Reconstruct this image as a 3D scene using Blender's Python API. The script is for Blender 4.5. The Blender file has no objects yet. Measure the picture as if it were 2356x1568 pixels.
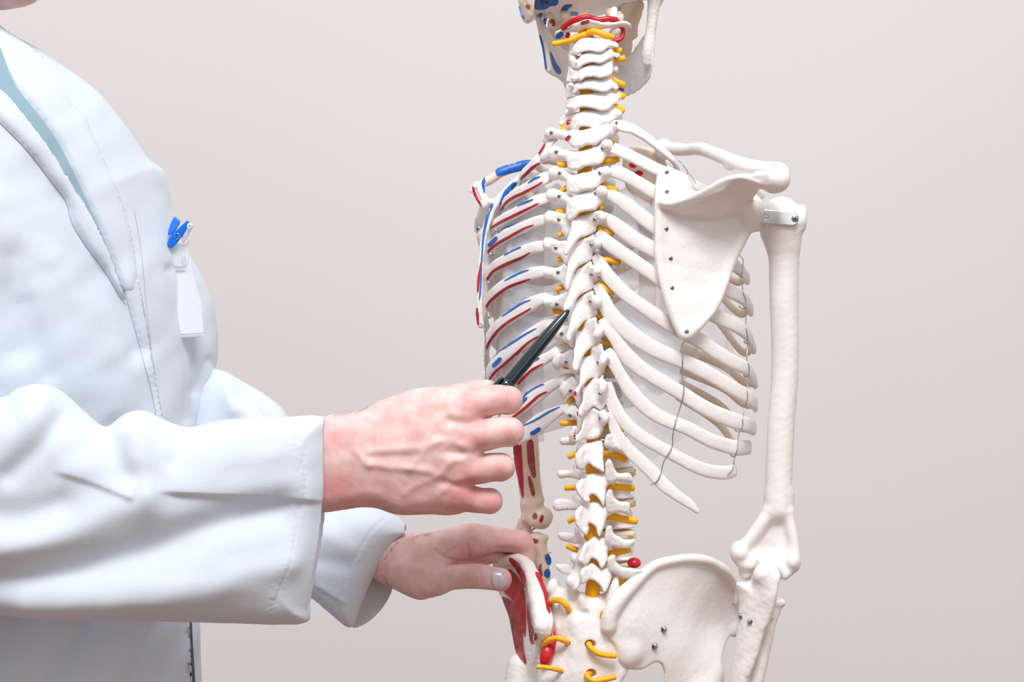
import bpy, math, random
import numpy as np
from mathutils import Vector, noise, geometry
from mathutils.bvhtree import BVHTree

random.seed(7)
rng = np.random.default_rng(7)
SC = bpy.context.scene
COL = SC.collection
# ---------------------------------------------------------------- units
# lengths are worked out in "units" of K metres; the skeleton's spine stands F units from the camera
F = 5563.0
Y0 = 2.14
K = Y0 / F
CAMZ = 1.25

def U(u, v, d=0.0):
    s = (F + d) / F
    return np.array([(u - 1178.0) * s, d, (784.0 - v) * s], float)

def to_world(V):
    V = np.asarray(V, float)
    return np.stack([V[:, 0] * K, (V[:, 1] + F) * K, V[:, 2] * K + CAMZ], 1)

def uv_of(V):
    s = (F + V[:, 1]) / F
    return V[:, 0] / s + 1178.0, 784.0 - V[:, 2] / s

def cat(pts, n=6, closed=False):
    """Catmull-Rom resampling of a list of tuples"""
    P = np.asarray(pts, float)
    m = len(P)
    if m < 3 and not closed:
        t = np.linspace(0, 1, n + 1)[:, None]
        return P[0] * (1 - t) + P[-1] * t
    out = []
    rngi = range(m if closed else m - 1)
    for i in rngi:
        if closed:
            a, b, c, d = P[(i - 1) % m], P[i], P[(i + 1) % m], P[(i + 2) % m]
        else:
            b, c = P[i], P[i + 1]
            a = P[i - 1] if i > 0 else 2 * b - c
            d = P[i + 2] if i + 2 < m else 2 * c - b
        for j in range(n):
            t = j / n
            out.append(0.5 * ((2 * b) + (c - a) * t + (2 * a - 5 * b + 4 * c - d) * t * t + (3 * b - a - 3 * c + d) * t ** 3))
    if not closed:
        out.append(P[-1])
    return np.array(out)

def smin(a, b, k):
    h = np.clip(0.5 + 0.5 * (b - a) / k, 0, 1)
    return b * (1 - h) + a * h - k * h * (1 - h)

def poly_sd(X, Z, poly):
    """signed distance (negative inside) of 2-D points to a closed polygon"""
    X = X.astype(np.float32); Z = Z.astype(np.float32)
    best = np.full(X.shape, 1e9, np.float32)
    ins = np.zeros(X.shape, bool)
    n = len(poly)
    for i in range(n):
        ax, az = poly[i]; bx, bz = poly[(i + 1) % n]
        ex, ez = bx - ax, bz - az
        L = ex * ex + ez * ez + 1e-9
        wx, wz = X - ax, Z - az
        h = np.clip((wx * ex + wz * ez) / L, 0, 1)
        dx, dz = wx - ex * h, wz - ez * h
        np.minimum(best, dx * dx + dz * dz, out=best)
        c = ((az > Z) != (bz > Z))
        if ez != 0:
            ins ^= c & (X < ex * (Z - az) / ez + ax)
    d = np.sqrt(best)
    return np.where(ins, -d, d)

def line_dist(X, Z, pts):
    """distance to a 2-D polyline and the running parameter 0..1"""
    best = np.full(X.shape, 1e9); par = np.zeros(X.shape)
    n = len(pts)
    for i in range(n - 1):
        ax, az = pts[i][:2]; bx, bz = pts[i + 1][:2]
        ex, ez = bx - ax, bz - az
        L = ex * ex + ez * ez + 1e-9
        wx, wz = X - ax, Z - az
        h = np.clip((wx * ex + wz * ez) / L, 0, 1)
        d = (wx - ex * h) ** 2 + (wz - ez * h) ** 2
        m = d < best
        best[m] = d[m]; par[m] = ((i + h) / (n - 1))[m]
    return np.sqrt(best), par

def rbf(pts):
    """thin-plate height function d(X,Z) through control points (u,v,d)"""
    P = np.array([U(*p) for p in pts])
    n = len(P)
    if n <= 3:
        c = P.mean(0); A = (P - c)[:, [0, 2]]
        g = np.linalg.lstsq(A, P[:, 1] - c[1], rcond=.3)[0]
        return lambda X, Z: c[1] + g[0] * (X - c[0]) + g[1] * (Z - c[2])
    sc = 200.0
    q = P[:, [0, 2]] / sc
    r = np.linalg.norm(q[:, None] - q[None], axis=2)
    Km = np.where(r > 0, r * r * np.log(r + 1e-9), 0) + np.eye(n) * 1e-3
    A = np.zeros((n + 3, n + 3)); A[:n, :n] = Km
    A[:n, n] = 1; A[:n, n + 1:] = q; A[n, :n] = 1; A[n + 1:, :n] = q.T
    A[n:, n:] += np.eye(3) * 1e-9
    w = np.linalg.lstsq(A, np.concatenate([P[:, 1], [0, 0, 0]]), rcond=None)[0]
    def f(X, Z):
        x = X / sc; z = Z / sc
        o = w[n] + w[n + 1] * x + w[n + 2] * z
        for i in range(n):
            rr = np.sqrt((x - q[i, 0]) ** 2 + (z - q[i, 1]) ** 2) + 1e-9
            o = o + w[i] * rr * rr * np.log(rr)
        return o
    return f

class Field:
    """a signed distance field put together from smoothly merged shapes"""
    def __init__(self): self.ops = []
    def _add(self, fn, lo, hi, k, sub):
        self.ops.append((fn, np.array(lo, float), np.array(hi, float), k, sub)); return self
    def tube(self, pts, rs, k=6, n=4, sub=False, flat=None):
        """chain of tapered round segments; pts are (u,v,d); flat=(direction, factor) squeezes the section"""
        P = np.array([U(*p) for p in pts])
        rs = np.asarray(rs, float) * np.ones(len(P))
        Q = cat(np.column_stack([P, rs]), n) if len(P) > 2 else np.column_stack([P, rs])
        m = Q[:, 3].max() + k
        lo = Q[:, :3].min(0) - m; hi = Q[:, :3].max(0) + m
        c0 = P.mean(0)
        nf = None
        if flat is not None:
            nf = np.array(flat[0], float); nf /= np.linalg.norm(nf); fac = flat[1] - 1
        def fn(x, y, z):
            sh = np.broadcast(x, y, z).shape
            out = np.full(sh, 1e3, np.float32)
            if nf is not None:
                t = ((x - c0[0]) * nf[0] + (y - c0[1]) * nf[1] + (z - c0[2]) * nf[2]) * fac
                X = x + t * nf[0]; Y = y + t * nf[1]; Z = z + t * nf[2]
                S = Q.copy(); tt = ((Q[:, :3] - c0) @ nf) * fac; S[:, :3] += tt[:, None] * nf
            else:
                X, Y, Z, S = x, y, z, Q
            for a, b in zip(S[:-1], S[1:]):
                e = b[:3] - a[:3]; L = (e * e).sum() + 1e-9
                wx, wy, wz = X - a[0], Y - a[1], Z - a[2]
                h = np.clip((wx * e[0] + wy * e[1] + wz * e[2]) / L, 0, 1)
                dd = np.sqrt((wx - e[0] * h) ** 2 + (wy - e[1] * h) ** 2 + (wz - e[2] * h) ** 2) - (a[3] + (b[3] - a[3]) * h)
                out = np.minimum(out, dd)
            return out
        return self._add(fn, lo, hi, k, sub)
    def ell(self, c, r, k=6, sub=False, rot=(0, 0, 0)):
        C = U(*c); r = np.array(r, float) * np.ones(3)
        from mathutils import Euler
        R = np.array(Euler([math.radians(a) for a in rot]).to_matrix()).T
        m = r.max() + k
        def fn(x, y, z):
            X, Y, Z = x - C[0], y - C[1], z - C[2]
            a = (R[0, 0] * X + R[0, 1] * Y + R[0, 2] * Z) / r[0]
            b = (R[1, 0] * X + R[1, 1] * Y + R[1, 2] * Z) / r[1]
            c_ = (R[2, 0] * X + R[2, 1] * Y + R[2, 2] * Z) / r[2]
            k0 = np.sqrt(a * a + b * b + c_ * c_) + 1e-6
            k1 = np.sqrt((a / r[0]) ** 2 + (b / r[1]) ** 2 + (c_ / r[2]) ** 2) + 1e-9
            return k0 * (k0 - 1) / k1
        return self._add(fn, C - m, C + m, k, sub)
    def plate(self, poly, h, T, R=None, k=6, sub=False, smooth=4):
        """solid slab with the outline poly (u,v), centre depth h(X,Z) or control list, half thickness T, edge radius R"""
        if isinstance(h, (int, float)): dm = float(h); hf = lambda X, Z: np.full(X.shape, dm)
        elif callable(h): hf = h; dm = 0.0
        else: hf = rbf(h); dm = float(np.mean([p[2] for p in h]))
        pp = cat(poly, smooth, True) if smooth else np.array(poly, float)
        W = []
        for (u, v) in pp:
            p = U(u, v, dm)
            dd = float(hf(np.array([p[0]]), np.array([p[2]]))[0])
            W.append(U(u, v, dd))
        W = np.array(W)
        if not callable(T): R = R or T; Tm = T; Tf = lambda X, Z: T
        else: Tf = T; Tm = 0
        xz = W[:, [0, 2]]
        mT = (Tm if Tm else 80)
        lo = W.min(0) - k - mT - 3; hi = W.max(0) + k + mT + 3
        lo[0] = W[:, 0].min() - k - 3; hi[0] = W[:, 0].max() + k + 3
        lo[2] = W[:, 2].min() - k - 3; hi[2] = W[:, 2].max() + k + 3
        gx, gz = np.meshgrid(np.linspace(lo[0], hi[0], 12), np.linspace(lo[2], hi[2], 12))
        hh = hf(gx, gz); inside = poly_sd(gx, gz, xz) < 20
        if inside.any():
            lo[1] = min(lo[1], hh[inside].min() - mT - k); hi[1] = max(hi[1], hh[inside].max() + mT + k)
        def fn(x, y, z):
            X = x[:, 0, :] + 0 * z[:, 0, :]; Z = z[:, 0, :] + 0 * x[:, 0, :]
            q2 = poly_sd(X, Z, xz).astype(np.float32)
            T2 = Tf(X, Z) + 0 * X; R2 = np.minimum(R if R else 1e9, T2)
            q = (q2 + R2)[:, None, :]
            w = np.abs(y - hf(X, Z)[:, None, :]) - (T2 - R2)[:, None, :]
            return np.sqrt(np.maximum(q, 0) ** 2 + np.maximum(w, 0) ** 2) + np.minimum(np.maximum(q, w), 0) - R2[:, None, :]
        return self._add(fn, lo, hi, k, sub)
    def mesh(self, vox=2.0, disp=None, smooth=1):
        """surface nets"""
        lo = np.min([o[1] for o in self.ops if not o[4]], 0) - 2 * vox
        hi = np.max([o[2] for o in self.ops if not o[4]], 0) + 2 * vox
        n = np.ceil((hi - lo) / vox).astype(int) + 1
        ax = [(lo[i] + vox * np.arange(n[i])).astype(np.float32) for i in range(3)]
        D = np.full(tuple(n), 50.0, np.float32)
        for fn, a, b, k, sub in self.ops:
            i0 = np.clip(((a - lo) / vox).astype(int) - 1, 0, n - 1); i1 = np.clip(((b - lo) / vox).astype(int) + 2, 1, n)
            if (i1 <= i0).any(): continue
            sl = tuple(slice(i0[i], i1[i]) for i in range(3))
            x = ax[0][sl[0]][:, None, None]; y = ax[1][sl[1]][None, :, None]; z = ax[2][sl[2]][None, None, :]
            d = fn(x, y, z).astype(np.float32)
            if sub: D[sl] = -smin(-D[sl], d, k)
            else: D[sl] = smin(D[sl], d, k)
        V, Q = nets(D)
        V = V * vox + lo
        for _ in range(smooth): V = lap(V, Q, 0.5)
        V = displace(V, Q, disp)
        return V, Q

def nets(D):
    S = D < 0
    nx, ny, nz = D.shape
    c = np.zeros((nx - 1, ny - 1, nz - 1), np.int8)
    for i in (0, 1):
        for j in (0, 1):
            for k in (0, 1):
                c += S[i:nx - 1 + i, j:ny - 1 + j, k:nz - 1 + k]
    act = (c > 0) & (c < 8)
    idx = np.argwhere(act)
    ids = np.full(act.shape, -1, np.int64); ids[act] = np.arange(len(idx))
    acc = np.zeros((len(idx), 3)); cnt = np.zeros(len(idx))
    offs = [np.array(o) for o in [(0,0,0),(1,0,0),(0,1,0),(0,0,1),(1,1,0),(1,0,1),(0,1,1),(1,1,1)]]
    def at(o): return D[idx[:, 0] + o[0], idx[:, 1] + o[1], idx[:, 2] + o[2]]
    for a in offs:
        for axx in range(3):
            if a[axx] == 0:
                b = a.copy(); b[axx] = 1
                da, db = at(a), at(b)
                m = (da < 0) != (db < 0)
                t = np.where(m, da / (da - db + 1e-12), 0)
                p = a[None, :] + t[:, None] * (b - a)[None, :]
                acc[m] += p[m]; cnt[m] += 1
    V = idx + acc / np.maximum(cnt, 1)[:, None]
    Qs = []
    for axx in range(3):
        o1, o2 = [(1, 2), (2, 0), (0, 1)][axx]
        s0 = [slice(None)] * 3; s1 = [slice(None)] * 3
        s0[axx] = slice(0, -1); s1[axx] = slice(1, None)
        A, B = S[tuple(s0)], S[tuple(s1)]
        for flag in (True, False):
            e = np.argwhere((A != B) & (A == flag))
            e = e[(e[:, o1] > 0) & (e[:, o2] > 0) & (e[:, o1] < D.shape[o1] - 1) & (e[:, o2] < D.shape[o2] - 1)]
            def cell(d1, d2):
                f = e.copy(); f[:, o1] += d1; f[:, o2] += d2
                return ids[f[:, 0], f[:, 1], f[:, 2]]
            q = np.stack([cell(-1, -1), cell(0, -1), cell(0, 0), cell(-1, 0)], 1)
            if not flag: q = q[:, ::-1]
            Qs.append(q)
    Q = np.concatenate(Qs)
    return V, Q[(Q >= 0).all(1)]

def lap(V, Q, f):
    s = np.zeros_like(V); c = np.zeros(len(V))
    for a, b in ((0, 1), (1, 2), (2, 3), (3, 0)):
        for p, q in ((a, b), (b, a)):
            for j in range(3): s[:, j] += np.bincount(Q[:, p], V[Q[:, q], j], len(V))
            c += np.bincount(Q[:, p], None, len(V))
    return V + f * (s / np.maximum(c, 1)[:, None] - V)

def vnormals(V, Q):
    n = np.cross(V[Q[:, 2]] - V[Q[:, 0]], V[Q[:, 3 if Q.shape[1] > 3 else 1]] - V[Q[:, 1 if Q.shape[1] > 3 else 0]])
    N = np.zeros_like(V)
    for c in range(Q.shape[1]):
        for j in range(3): N[:, j] += np.bincount(Q[:, c], n[:, j], len(V))
    return N / (np.linalg.norm(N, axis=1)[:, None] + 1e-9)

def wnoise(V, sc, seed=0):
    """cheap smooth noise from warped sines, -1..1"""
    r = np.random.default_rng(seed)
    o = np.zeros(len(V))
    W = V / sc
    for i in range(5):
        a = r.normal(size=3); a /= np.linalg.norm(a); b = r.normal(size=3)
        o += np.sin(W @ a * (1.6 + .7 * i) + 1.3 * np.sin(W @ b * .9 + r.uniform(0, 6)) + r.uniform(0, 6))
    return o / 3.2

def displace(V, Q, disp):
    if disp is None: return V
    N = vnormals(V, Q)
    u, v = uv_of(V)
    return V + N * disp(V, N, u, v)[:, None]

def bumpy(a1=.8, s1=14, a2=.3, s2=5, seed=0):
    return lambda V, N, u, v: a1 * wnoise(V, s1, seed) + a2 * wnoise(V, s2, seed + 1)

# ---------------------------------------------------------------- objects
GEO = {}
def link(name, V, faces, mat, parent=None, smooth=True, world=True):
    """make one mesh object out of unit-space vertices"""
    me = bpy.data.meshes.new(name)
    W = to_world(V) if world else np.asarray(V, float)
    if isinstance(faces, np.ndarray):
        nf, c = faces.shape
        me.vertices.add(len(W)); me.vertices.foreach_set('co', W.astype(np.float32).ravel())
        me.loops.add(nf * c); me.loops.foreach_set('vertex_index', faces.astype(np.int32).ravel())
        me.polygons.add(nf); me.polygons.foreach_set('loop_start', np.arange(0, nf * c, c, dtype=np.int32))
        me.update(calc_edges=True); me.validate()
    else:
        me.from_pydata([tuple(p) for p in W], [], [tuple(int(i) for i in f) for f in faces])
        me.update()
    if smooth: me.polygons.foreach_set('use_smooth', [True] * len(me.polygons))
    me.materials.append(mat)
    o = bpy.data.objects.new(name, me)
    COL.objects.link(o)
    if parent is not None:
        o.parent = parent
        o.matrix_parent_inverse = INV.get(parent.name) or parent.matrix_world.inverted()
    GEO[o.name] = (np.asarray(V), faces)
    return o
INV = {}
def thing(name, label, cat_, loc, group=None):
    o = bpy.data.objects.new(name, None); COL.objects.link(o)
    o.location = loc; o['label'] = label; o['category'] = cat_
    o.empty_display_size = .05
    if group: o['group'] = group
    from mathutils import Matrix
    INV[o.name] = Matrix.Translation(-Vector(loc))
    return o
def tag(o, label=None, cat_=None, kind=None):
    if label: o['label'] = label
    if cat_: o['category'] = cat_
    if kind: o['kind'] = kind
    return o

BV = {}
def bvh(o):
    if o.name not in BV:
        V, f = GEO[o.name]
        BV[o.name] = BVHTree.FromPolygons([tuple(p) for p in V], [tuple(int(i) for i in q) for q in f])
    return BV[o.name]
CAMU = Vector((0, -F, 0))
def ray(targets, u, v):
    p = U(u, v, 0); d = (Vector(p) - CAMU).normalized()
    best = None
    for o in targets:
        h = bvh(o).ray_cast(CAMU, d)
        if h[0] is not None and (best is None or h[3] < best[2]):
            n = h[1]
            if n.dot(d) > 0: n = -n
            best = (h[0], n, h[3], o)
    return best

def patch(name, poly, targets, mat, off=.7, h=0., e=1., step=5., parent=None, smooth=4, fill=False, rim=None, hfun=None):
    """a thin skin following the surface of targets inside the outline poly (pixels at real depth)"""
    pp = cat(poly, smooth, True) if smooth else np.array(poly, float)
    # even resampling
    L = np.linalg.norm(np.roll(pp, -1, 0) - pp, axis=1)
    out = []
    for i in range(len(pp)):
        m = max(1, int(L[i] / step))
        for j in range(m): out.append(pp[i] + (pp[(i + 1) % len(pp)] - pp[i]) * j / m)
    B = np.array(out)
    lo, hi = B.min(0), B.max(0)
    gx, gy = np.meshgrid(np.arange(lo[0], hi[0], step), np.arange(lo[1], hi[1], step * .9))
    gx[::2] += step / 2
    sd = poly_sd(gx.ravel(), gy.ravel(), B)
    G = np.stack([gx.ravel(), gy.ravel()], 1)[sd < -step * .45]
    A = np.concatenate([B, G])
    n = len(B)
    vs, es, fs, *_ = geometry.delaunay_2d_cdt([Vector(p) for p in A], [], [list(range(n))], 1, 1e-4)
    P = np.array([tuple(p) for p in vs])
    sdv = -poly_sd(P[:, 0], P[:, 1], B)
    pos = np.zeros((len(P), 3)); ok = np.zeros(len(P), bool)
    dep = []
    for i, (a, b) in enumerate(P):
        r = ray(targets, a, b)
        if r is None: continue
        ok[i] = True
        f = min(1, max(0, sdv[i]) / e)
        o = off + h * math.sqrt(max(0, 1 - (1 - f) ** 2)) if h else off
        if hfun: o += hfun(a, b, f)
        q = r[0] + r[1] * o
        pos[i] = q
    if fill and ok.any() and not ok.all():
        good = np.where(ok)[0]
        for i in np.where(~ok)[0]:
            j = good[np.argmin(((P[good] - P[i]) ** 2).sum(1))]
            pos[i] = U(P[i, 0], P[i, 1], pos[j, 1]); ok[i] = True
    F_ = [f for f in fs if all(ok[i] for i in f)]
    if not F_: return None
    # consistent facing to the camera, drop torn faces
    G_ = []
    for f in F_:
        a, b, c = pos[f[0]], pos[f[1]], pos[f[2]]
        if max(abs(a[1] - b[1]), abs(b[1] - c[1]), abs(a[1] - c[1])) > step * 12: continue
        nn = np.cross(b - a, c - a)
        G_.append(list(f) if nn[1] < 0 else list(f)[::-1])
    if not G_: return None
    used = sorted({i for f in G_ for i in f}); mp = {a: b for b, a in enumerate(used)}
    return link(name, pos[used], [[mp[i] for i in f] for f in G_], mat, parent)

def stroke(pts, w):
    """outline polygon of a brush stroke"""
    P = cat([(p[0], p[1]) for p in pts], 8 if len(pts) < 5 else 5)
    n = len(P); t = np.linspace(0, 1, n)
    w = np.interp(t, np.linspace(0, 1, len(w)), w) if hasattr(w, '__len__') else np.full(n, w * 1.0)
    L_ = np.linalg.norm(np.diff(P, axis=0), axis=1).sum(); e_ = np.clip(np.minimum(t, 1 - t) * L_ / (w * .6), 0, 1); w = w * np.sqrt(1 - (1 - e_) ** 2 * .85)
    T = np.gradient(P, axis=0); T /= np.linalg.norm(T, axis=1)[:, None] + 1e-9
    N = np.stack([-T[:, 1], T[:, 0]], 1)
    a = P + N * w[:, None] / 2; b = (P - N * w[:, None] / 2)[::-1]
    s = P[0] - T[0] * w[0] * .3; e_ = P[-1] + T[-1] * w[-1] * .3
    return [tuple(s)] + [tuple(p) for p in a] + [tuple(e_)] + [tuple(p) for p in b]

def sweep(P, rw, rh=None, N0=None, seg=12, p=2.0):
    """tube along unit-space points P; section half sizes rw (across) and rh (along the normal N0)"""
    P = np.asarray(P, float); n = len(P)
    rw = np.asarray(rw, float) * np.ones(n); rh = rw if rh is None else np.asarray(rh, float) * np.ones(n)
    T = np.gradient(P, axis=0); T /= np.linalg.norm(T, axis=1)[:, None] + 1e-9
    V = []
    if N0 is None:
        a = np.array([0, 1., 0]) if abs(T[0, 1]) < .9 else np.array([0, 0, 1.])
        N0 = []
        for i in range(n):
            a = a - T[i] * a.dot(T[i]); a /= np.linalg.norm(a) + 1e-9; N0.append(a.copy())
    for i in range(n):
        nn = np.asarray(N0[i], float); nn = nn - T[i] * nn.dot(T[i]); nn /= np.linalg.norm(nn) + 1e-9
        b = np.cross(T[i], nn)
        for j in range(seg):
            a = 2 * math.pi * j / seg
            ca, sa = math.cos(a), math.sin(a)
            ca = math.copysign(abs(ca) ** (2 / p), ca); sa = math.copysign(abs(sa) ** (2 / p), sa)
            V.append(P[i] + b * rw[i] * ca + nn * rh[i] * sa)
    Fc = []
    for i in range(n - 1):
        for j in range(seg):
            a, b = i * seg + j, i * seg + (j + 1) % seg
            Fc.append((a, b, b + seg, a + seg))
    c0 = len(V); V.append(P[0] - T[0] * min(rw[0], rh[0]) * .35); V.append(P[-1] + T[-1] * min(rw[-1], rh[-1]) * .35)
    for j in range(seg):
        Fc.append((c0, (j + 1) % seg, j)); Fc.append((c0 + 1, (n - 1) * seg + j, (n - 1) * seg + (j + 1) % seg))
    return np.array(V), Fc

def wire(name, pts, r, mat, parent, n=6, seg=8):
    """round cord through (u,v,d) points"""
    P = cat([U(*p[:3]) for p in pts], n)
    V, Fc = sweep(P, r, seg=seg)
    return link(name, V, Fc, mat, parent)

# ---------------------------------------------------------------- materials
def srgb(r, g, b):
    f = lambda c: (c / 255 / 12.92) if c / 255 <= .04045 else ((c / 255 + .055) / 1.055) ** 2.4
    return (f(r), f(g), f(b), 1)
MATS = {}
def mat(name, col, rough=.45, spec=.5, col2=None, nscale=40, bump=0., bscale=300, sss=0., metal=0., coat=0., sssc=None, detail=4, sheen=0.):
    m = bpy.data.materials.new(name); m.use_nodes = True
    nt = m.node_tree; b = nt.nodes['Principled BSDF']
    b.inputs['Base Color'].default_value = col
    b.inputs['Roughness'].default_value = rough
    b.inputs['Specular IOR Level'].default_value = spec
    b.inputs['Metallic'].default_value = metal
    b.inputs['Coat Weight'].default_value = coat
    b.inputs['Coat Roughness'].default_value = .15
    tc = nt.nodes.new('ShaderNodeTexCoord')
    if sss:
        b.inputs['Subsurface Weight'].default_value = sss
        b.inputs['Subsurface Radius'].default_value = sssc or (1, .4, .25)
        b.inputs['Subsurface Scale'].default_value = .006
    if sheen: b.inputs['Sheen Weight'].default_value = sheen
    if col2 is not None:
        n = nt.nodes.new('ShaderNodeTexNoise'); n.inputs['Scale'].default_value = nscale; n.inputs['Detail'].default_value = detail
        r = nt.nodes.new('ShaderNodeValToRGB')
        r.color_ramp.elements[0].position = .35; r.color_ramp.elements[1].position = .68
        r.color_ramp.elements[0].color = col2; r.color_ramp.elements[1].color = col
        nt.links.new(tc.outputs['Object'], n.inputs['Vector']); nt.links.new(n.outputs['Fac'], r.inputs['Fac'])
        nt.links.new(r.outputs['Color'], b.inputs['Base Color'])
    if bump:
        n = nt.nodes.new('ShaderNodeTexNoise'); n.inputs['Scale'].default_value = bscale; n.inputs['Detail'].default_value = 5
        bp = nt.nodes.new('ShaderNodeBump'); bp.inputs['Strength'].default_value = bump; bp.inputs['Distance'].default_value = .001
        nt.links.new(tc.outputs['Object'], n.inputs['Vector']); nt.links.new(n.outputs['Fac'], bp.inputs['Height'])
        nt.links.new(bp.outputs['Normal'], b.inputs['Normal'])
    MATS[name] = m
    return m
BONE = mat('bone', (.90, .875, .86, 1), .34, .5, col2=(.86, .82, .795, 1), nscale=18, bump=.35, bscale=220, sss=.0)
BONE2 = mat('bone_cream', (.82, .70, .58, 1), .42, .5, col2=(.75, .62, .50, 1), nscale=25, bump=.3, bscale=220)
DISC = mat('disc', (.80, .68, .50, 1), .45, .5, bump=.3, bscale=150)
YEL = mat('nerve_yellow', (1.0, .50, .004, 1), .42, .5, col2=(.92, .42, .003, 1), nscale=60, bump=.2)
RED = mat('artery_red', (.62, .008, .02, 1), .3, .5, col2=(.5, .006, .02, 1), nscale=60)
REDP = mat('muscle_red', (.58, .012, .03, 1), .45, .4, col2=(.40, .02, .025, 1), nscale=110, detail=6)
REDD = mat('muscle_dark_red', (.33, .03, .035, 1), .5, .4, col2=(.40, .10, .09, 1), nscale=130, detail=6)
BLUE = mat('muscle_blue', (.008, .16, .62, 1), .4, .5, col2=(.01, .10, .42, 1), nscale=90)
STEEL = mat('steel', (.55, .56, .58, 1), .22, .5, metal=1.)
STEELB = mat('brushed_steel', (.72, .74, .75, 1), .33, .5, metal=1.)
DARK = mat('slot_dark', (.03, .03, .035, 1), .5)
PINK = mat('pink_stain', (.80, .45, .58, 1), .45)
CART = mat('cartilage', (.80, .66, .50, 1), .35, .5, bump=.2)
TOOTH = mat('tooth', (.88, .86, .80, 1), .2, .6)
# ================================================================ the anatomical skeleton
SKEL = thing('anatomical_skeleton', 'life-size white plastic teaching skeleton seen from behind, painted red and blue on one side', 'skeleton', (.07, Y0 + .04, 0))
PSI = math.radians(25); CS, SN = math.cos(PSI), math.sin(PSI)
TD = 230.0; TW = 326.0; US = 1330.0; DP = -52.0
PHI = math.atan2(TD * SN, TW * CS); TA = math.hypot(TD * SN, TW * CS)
def th_pos(theta, v, s, out=0.0):
    """a point of the rib cage: theta 0 at the back, positive to the skeleton's right"""
    r = (TW * s + out) * math.sin(theta); a = -(TD * s + out) * math.cos(theta)
    return (US + s * TD * SN + r * CS + a * SN, v, DP + s * TD * CS - r * SN + a * CS)
def th_norm(theta):
    n = np.array([math.sin(theta) / TW, -math.cos(theta) / TD]); n /= np.linalg.norm(n)
    r, a = n
    return np.array([r * CS + a * SN, -r * SN + a * CS, 0.])
def th_of(u, s):
    q = (u - (US + s * TD * SN)) / (s * TA)
    return PHI + math.asin(max(-1, min(1, q)))

ribs = {}
def rib(key, s, pts, tail, w=13, t=7.5, s0=None, tilt=0.):
    t *= .86; x = 1.12 if key[0] == 'L' else 1.04; w *= x
    """pts: (u,v[,width]) seen from behind; tail: (theta degrees, v) beyond the outline"""
    L = []
    s0 = s0 or s
    for i, p in enumerate(pts):
        f = min(1, i / 3); ss = s0 + (s - s0) * f
        th = th_of(p[0], ss); q = th_pos(th, p[1], ss)
        if key in ('L3','L4','L5','L6','L7'): q = (q[0], q[1] + 2, q[2])
        if key[0] == 'L': q = (q[0], q[1], q[2] + (26, 12, 0)[min(i, 2)])
        L.append(list(U(*q)) + [p[2] / 2 * x if len(p) > 2 else w, th])
    # ease into the outline
    for td, v in tail:
        th = math.radians(td); q = th_pos(th, v, s); L.append(list(U(*q)) + [w, th])
    C = cat(L, 7)
    P = C[:, :3]; n = len(P)
    for _ in range(2): P[1:-1] = P[1:-1] * .5 + (P[:-2] + P[2:]) * .25
    NN = [th_norm(a) + np.array([0, 0, tilt]) for a in C[:, 4]]
    ww = C[:, 3] * (1 + .05 * np.sin(np.linspace(0, 9, n) + hash(key) % 7)); tt = np.full(n, t)
    tt[0] *= 1.1
    V, Fc = sweep(P, ww, tt, NN, seg=20, p=2.7)
    V = V + .5 * np.stack([wnoise(V, 16, 1), wnoise(V, 16, 2), wnoise(V, 16, 3)], 1)
    o = link('rib', V, Fc, BONE, SKEL)
    ribs[key] = o
    return o
# right side
rib('R1', .56, [(1422,286,24),(1436,291,27),(1458,298,22),(1490,318,22),(1520,343,22),(1548,368,24),(1572,393,28)], [(112,416),(135,432),(160,442)], 13, 7, s0=.8, tilt=.5)
rib('R2', .75, [(1410,341,26),(1425,347,28),(1450,358),(1483,375),(1519,393),(1555,405),(1600,428)], [(112,450),(135,478),(155,490)], 14, 7, s0=.95, tilt=.25)
rib('R3', .86, [(1406,394,24),(1420,396,30),(1447,408),(1483,429),(1515,449),(1560,476),(1610,515)], [(115,545),(135,565),(155,570)], 15, 7.5, s0=1.)
rib('R4', .955, [(1396,446,22),(1412,452,28),(1432,464),(1459,484),(1511,523),(1580,565),(1650,594),(1694,613)], [(113,640)], 16, 8, s0=1.)
rib('R5', .975, [(1388,498,24),(1405,508,28),(1427,525),(1460,550),(1514,580),(1580,622),(1650,657),(1708,685)], [(113,712)], 16, 8, s0=1.)
rib('R6', .99, [(1376,534,20),(1390,550,28),(1406,564),(1460,601),(1515,640),(1575,688),(1642,724),(1712,760)], [(112,800)], 16, 8, s0=1.)
rib('R7', 1., [(1370,588,18),(1380,606,28),(1401,637),(1442,678),(1482,707),(1523,735),(1560,757),(1605,780),(1646,808),(1686,832),(1722,851)], [(113,880)], 16, 8)
rib('R8', 1.0, [(1372,655,18),(1384,678,28),(1405,723),(1442,760),(1482,789),(1523,811),(1568,829),(1625,857),(1686,893),(1726,918)], [(112,930)], 17.5, 8)
rib('R9', .99, [(1384,735,20),(1393,750,26),(1413,776,26),(1442,818),(1482,853),(1531,882),(1572,907),(1625,940),(1678,964),(1716,976)], [(112,984)], 17, 8)
rib('R10', .965, [(1396,806,22),(1406,822,28),(1425,858,26),(1454,903),(1495,944),(1536,967),(1580,984),(1638,1014),(1680,1027),(1700,1031)], [(112,1028)], 16, 8, s0=1.)
rib('R11', .93, [(1398,880,18),(1403,900,22),(1411,930),(1438,972),(1478,1005),(1523,1031),(1572,1058),(1621,1080),(1668,1087),(1690,1080)], [], 14.5, 7.5, s0=1.)
rib('R12', .93, [(1403,948,16),(1408,965,22),(1421,1001,26),(1454,1042,27),(1495,1080,29),(1523,1111,29),(1556,1138,26),(1586,1158,22),(1606,1178,10)], [], 13, 6, s0=1.)
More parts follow.
